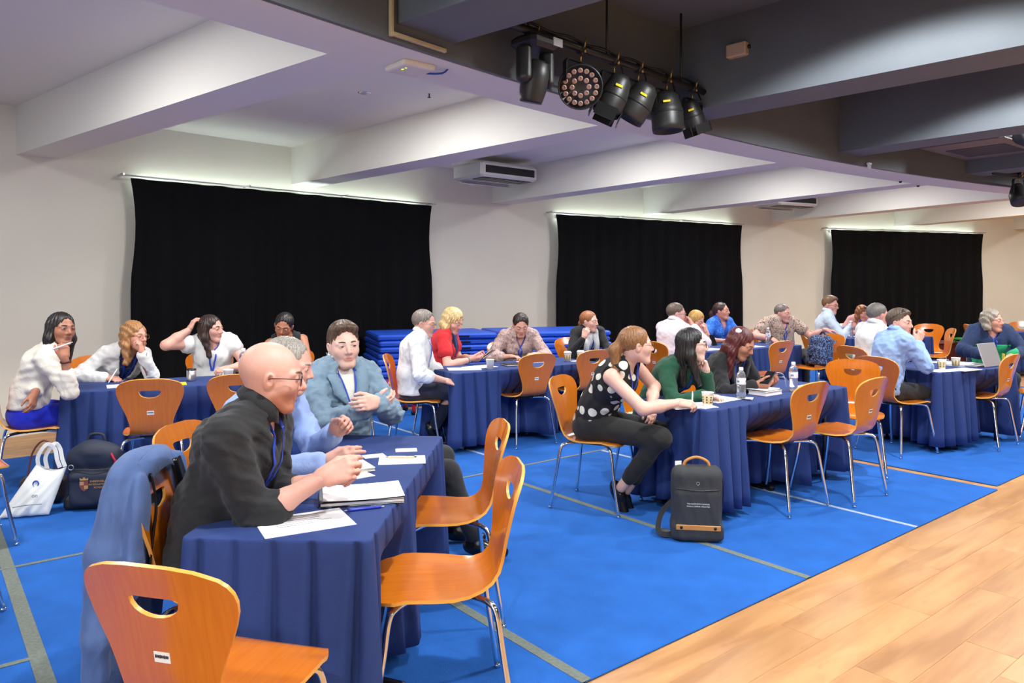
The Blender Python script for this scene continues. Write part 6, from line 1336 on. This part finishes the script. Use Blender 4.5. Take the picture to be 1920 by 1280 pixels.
for s in (.3, 2.2): m2 = MB(); m2.tube([(s, 0, 0), (s, 0, .68)], .008, 6); m2.build('hanger', M_black, r, True)
# dark duct and air unit hung in the far dark bay
r = empty('air_unit', (5.17, 8.33, 3.02), R_(38), label='dark air conditioning unit in the dark ceiling at right', cat='air conditioner'); M_duct = mat('dark_duct', srgb(64, 66, 72), .5); S = None
MB().bbox((0.35, 0, .12), (1.5, .85, .24), .02).build('casing', M_duct, r); MB().bbox((.35, 0, -.005), (1.5, .85, .012), .004).build('face_panel', mat('taupe_panel', srgb(120, 108, 100), .6), r)
for k in range(9): MB().bbox((.0 + k * .075, 0, -.014), (.05, .6, .008), .002).build('grille_slat', M_duct, r)
m2 = MB(); m2.tube([(-.2, -.52, .02), (1.6, -.52, .02)], .1, 16); m2.build('duct', M_duct, r, True)
# white cassette air units on the low ceiling
def cassette(a, rr, z, label):
    x, y = pol(a, rr); r = empty('air_conditioner', (x, y, z), R_(a + 90), label=label, cat='air conditioner', group='white cassette air units')
    MB().bbox((0, 0, .06), (1.0, .66, .21), .03).build('cover', mat('grey_white_plastic', srgb(196, 194, 192), .5), r); MB().bbox((0, .333, .06), (.86, .008, .1), .003).build('front_intake', M_blackp, r); MB().bbox((0, .15, -.052), (.84, .26, .006), .002).build('intake', M_blackp, r)
    for k in range(6): MB().box((-.31 + k * .124, .15, -.057), (.006, .26, .004)).build('grille_bar', M_black, r)
    MB().bbox((0, -.22, -.07), (.86, .09, .012), .004, M=Matrix.Rotation(R_(-18), 4, 'X')).build('louvre', M_white, r); MB().bbox((.2, -.285, -.06), (.12, .01, .05), .003).build('label_light', mat('glossy_white', srgb(240, 245, 245), .15), r)
cassette(129.9, 29.2, 2.955, 'white ceiling air unit with black grille right of the wide curtain'); cassette(117.3, 29.2, 2.955, 'distant white ceiling air unit above the gap between curtains')
# downlight, detectors
def downlight(a, rr, label, z=3.22):
    x, y = pol(a, rr); r = empty('downlight', (x, y, z), 0, label=label, cat='downlight', group='recessed downlights'); MB().lathe([(.045, -.002), (.06, -.006), (.062, 0), (.045, .0)], 22).build('rim', M_chrome, r, True); MB().lathe([(.044, -.003), (.03, .03), (.0005, .035)], 20).build('reflector', M_chrome, r, True)
downlight(136.6, 27.3, 'chrome recessed downlight in the coffer above the wide curtain')
r = empty('sprinkler', pol(135.7, 26.9) + (3.22,), 0, label='small dark sprinkler beside the chrome downlight', cat='sprinkler'); MB().lathe([(.0005, -.04), (.016, -.038), (.016, -.034), (.006, -.03), (.006, 0)], 10).build('sprinkler_head', M_black, r, True)
for a, rr, lb in ((122.9, 25.6, 'tiny dark detector on the white ring above the middle curtain'), (121.6, 25.7, 'second tiny dark detector on the white ring')):
    x, y = pol(a, rr - .35); tag(MB().lathe([(.0005, -.022), (.014, -.018), (.02, 0)], 12).build('detector', M_black, None, True, loc=(x, y, 2.75)), lb, 'detector')
# access point, conduit, box
x, y = -.60, 4.32; x, y = pol(139.5, 25.1); r = empty('access_point', (x, y, 2.75), R_(40), label='white wireless access point with yellow green lights under the ceiling', cat='access point'); M_ap = mat('cream_plastic', srgb(222, 216, 204), .4)
S = SDF((-.14, -.14, -.05), (.14, .14, 0), .007); S.box((0, 0, -.015), (.11, .11, .02), .018, k=0); S.cut(lambda X, Y, Z: Z + .0005 + 0 * X + 0 * Y); sdf_obj('ap_body', S, M_ap, r)
for k in (-.05, -.02, -.01): MB().bbox((-.06, k, -.035), (.012, .01, .003), .001).build('indicator', mat('led_green', srgb(200, 220, 40), .4, emit=srgb(200, 230, 40), estr=1.5), r)
m2 = MB(); m2.tube(bez([(.1, .02, -.02), (.15, -.05, -.03), (.2, -.07, -.01), (.22, -.13, .06)], 6), .006, 7); m2.build('blue_cable', mat('blue_cable', srgb(40, 70, 160), .5), r, True)
M_cond = mat('cream_trunking', srgb(190, 176, 140), .5); r = empty('cable_trunking', (0, 0, 0), 0, label='cream cable trunking running up the dark fascia', cat='trunking')
p = pol(140.35, RO - .015); MB().bbox((p[0], p[1], 3.12), (.022, .022, .7), .003, R_(139)).build('riser', M_cond, r)
p0_, p1_ = pol(140.35, RO - .018), pol(139.45, RO - .018); m2 = MB(); m2.bbox(((p0_[0] + p1_[0]) / 2, (p0_[1] + p1_[1]) / 2, 2.785), (math.dist(p0_, p1_), .022, .022), .003, math.atan2(p1_[1] - p0_[1], p1_[0] - p0_[0])); m2.build('run', M_cond, r)
p = pol(133.55, 24.3); r = empty('junction_box', (p[0] + .0, p[1], 3.22), R_(133.6), label='beige junction box on the side of the big dark beam', cat='junction box'); MB().bbox((0, .115, 0), (.16, .08, .1), .008).build('box_body', mat('beige_plastic', srgb(196, 170, 150), .5), r); MB().lathe([(.016, 0), (.016, .012), (.0005, .014)], 12, (-.085, .115, .01), Matrix.Rotation(R_(-90), 4, 'Y')).build('knob', M_blackp, r, True)
for a in (126.2, 117.9):
    x, y = pol(a, RO - .03); r = empty('cable_clip', (x, y, 2.76), R_(a), label='tiny white clip on the dark fascia edge %s' % ('near the second dark beam' if a > 120 else 'near the right edge'), cat='clip'); MB().bbox((0, 0, .02), (.03, .06, .02), .003).build('clip_plate', M_blab, r)
    for q in (-1, 1): MB().bbox((0, q * .018, -.01), (.02, .01, .05), .002).build('clip_arm', M_blab, r)
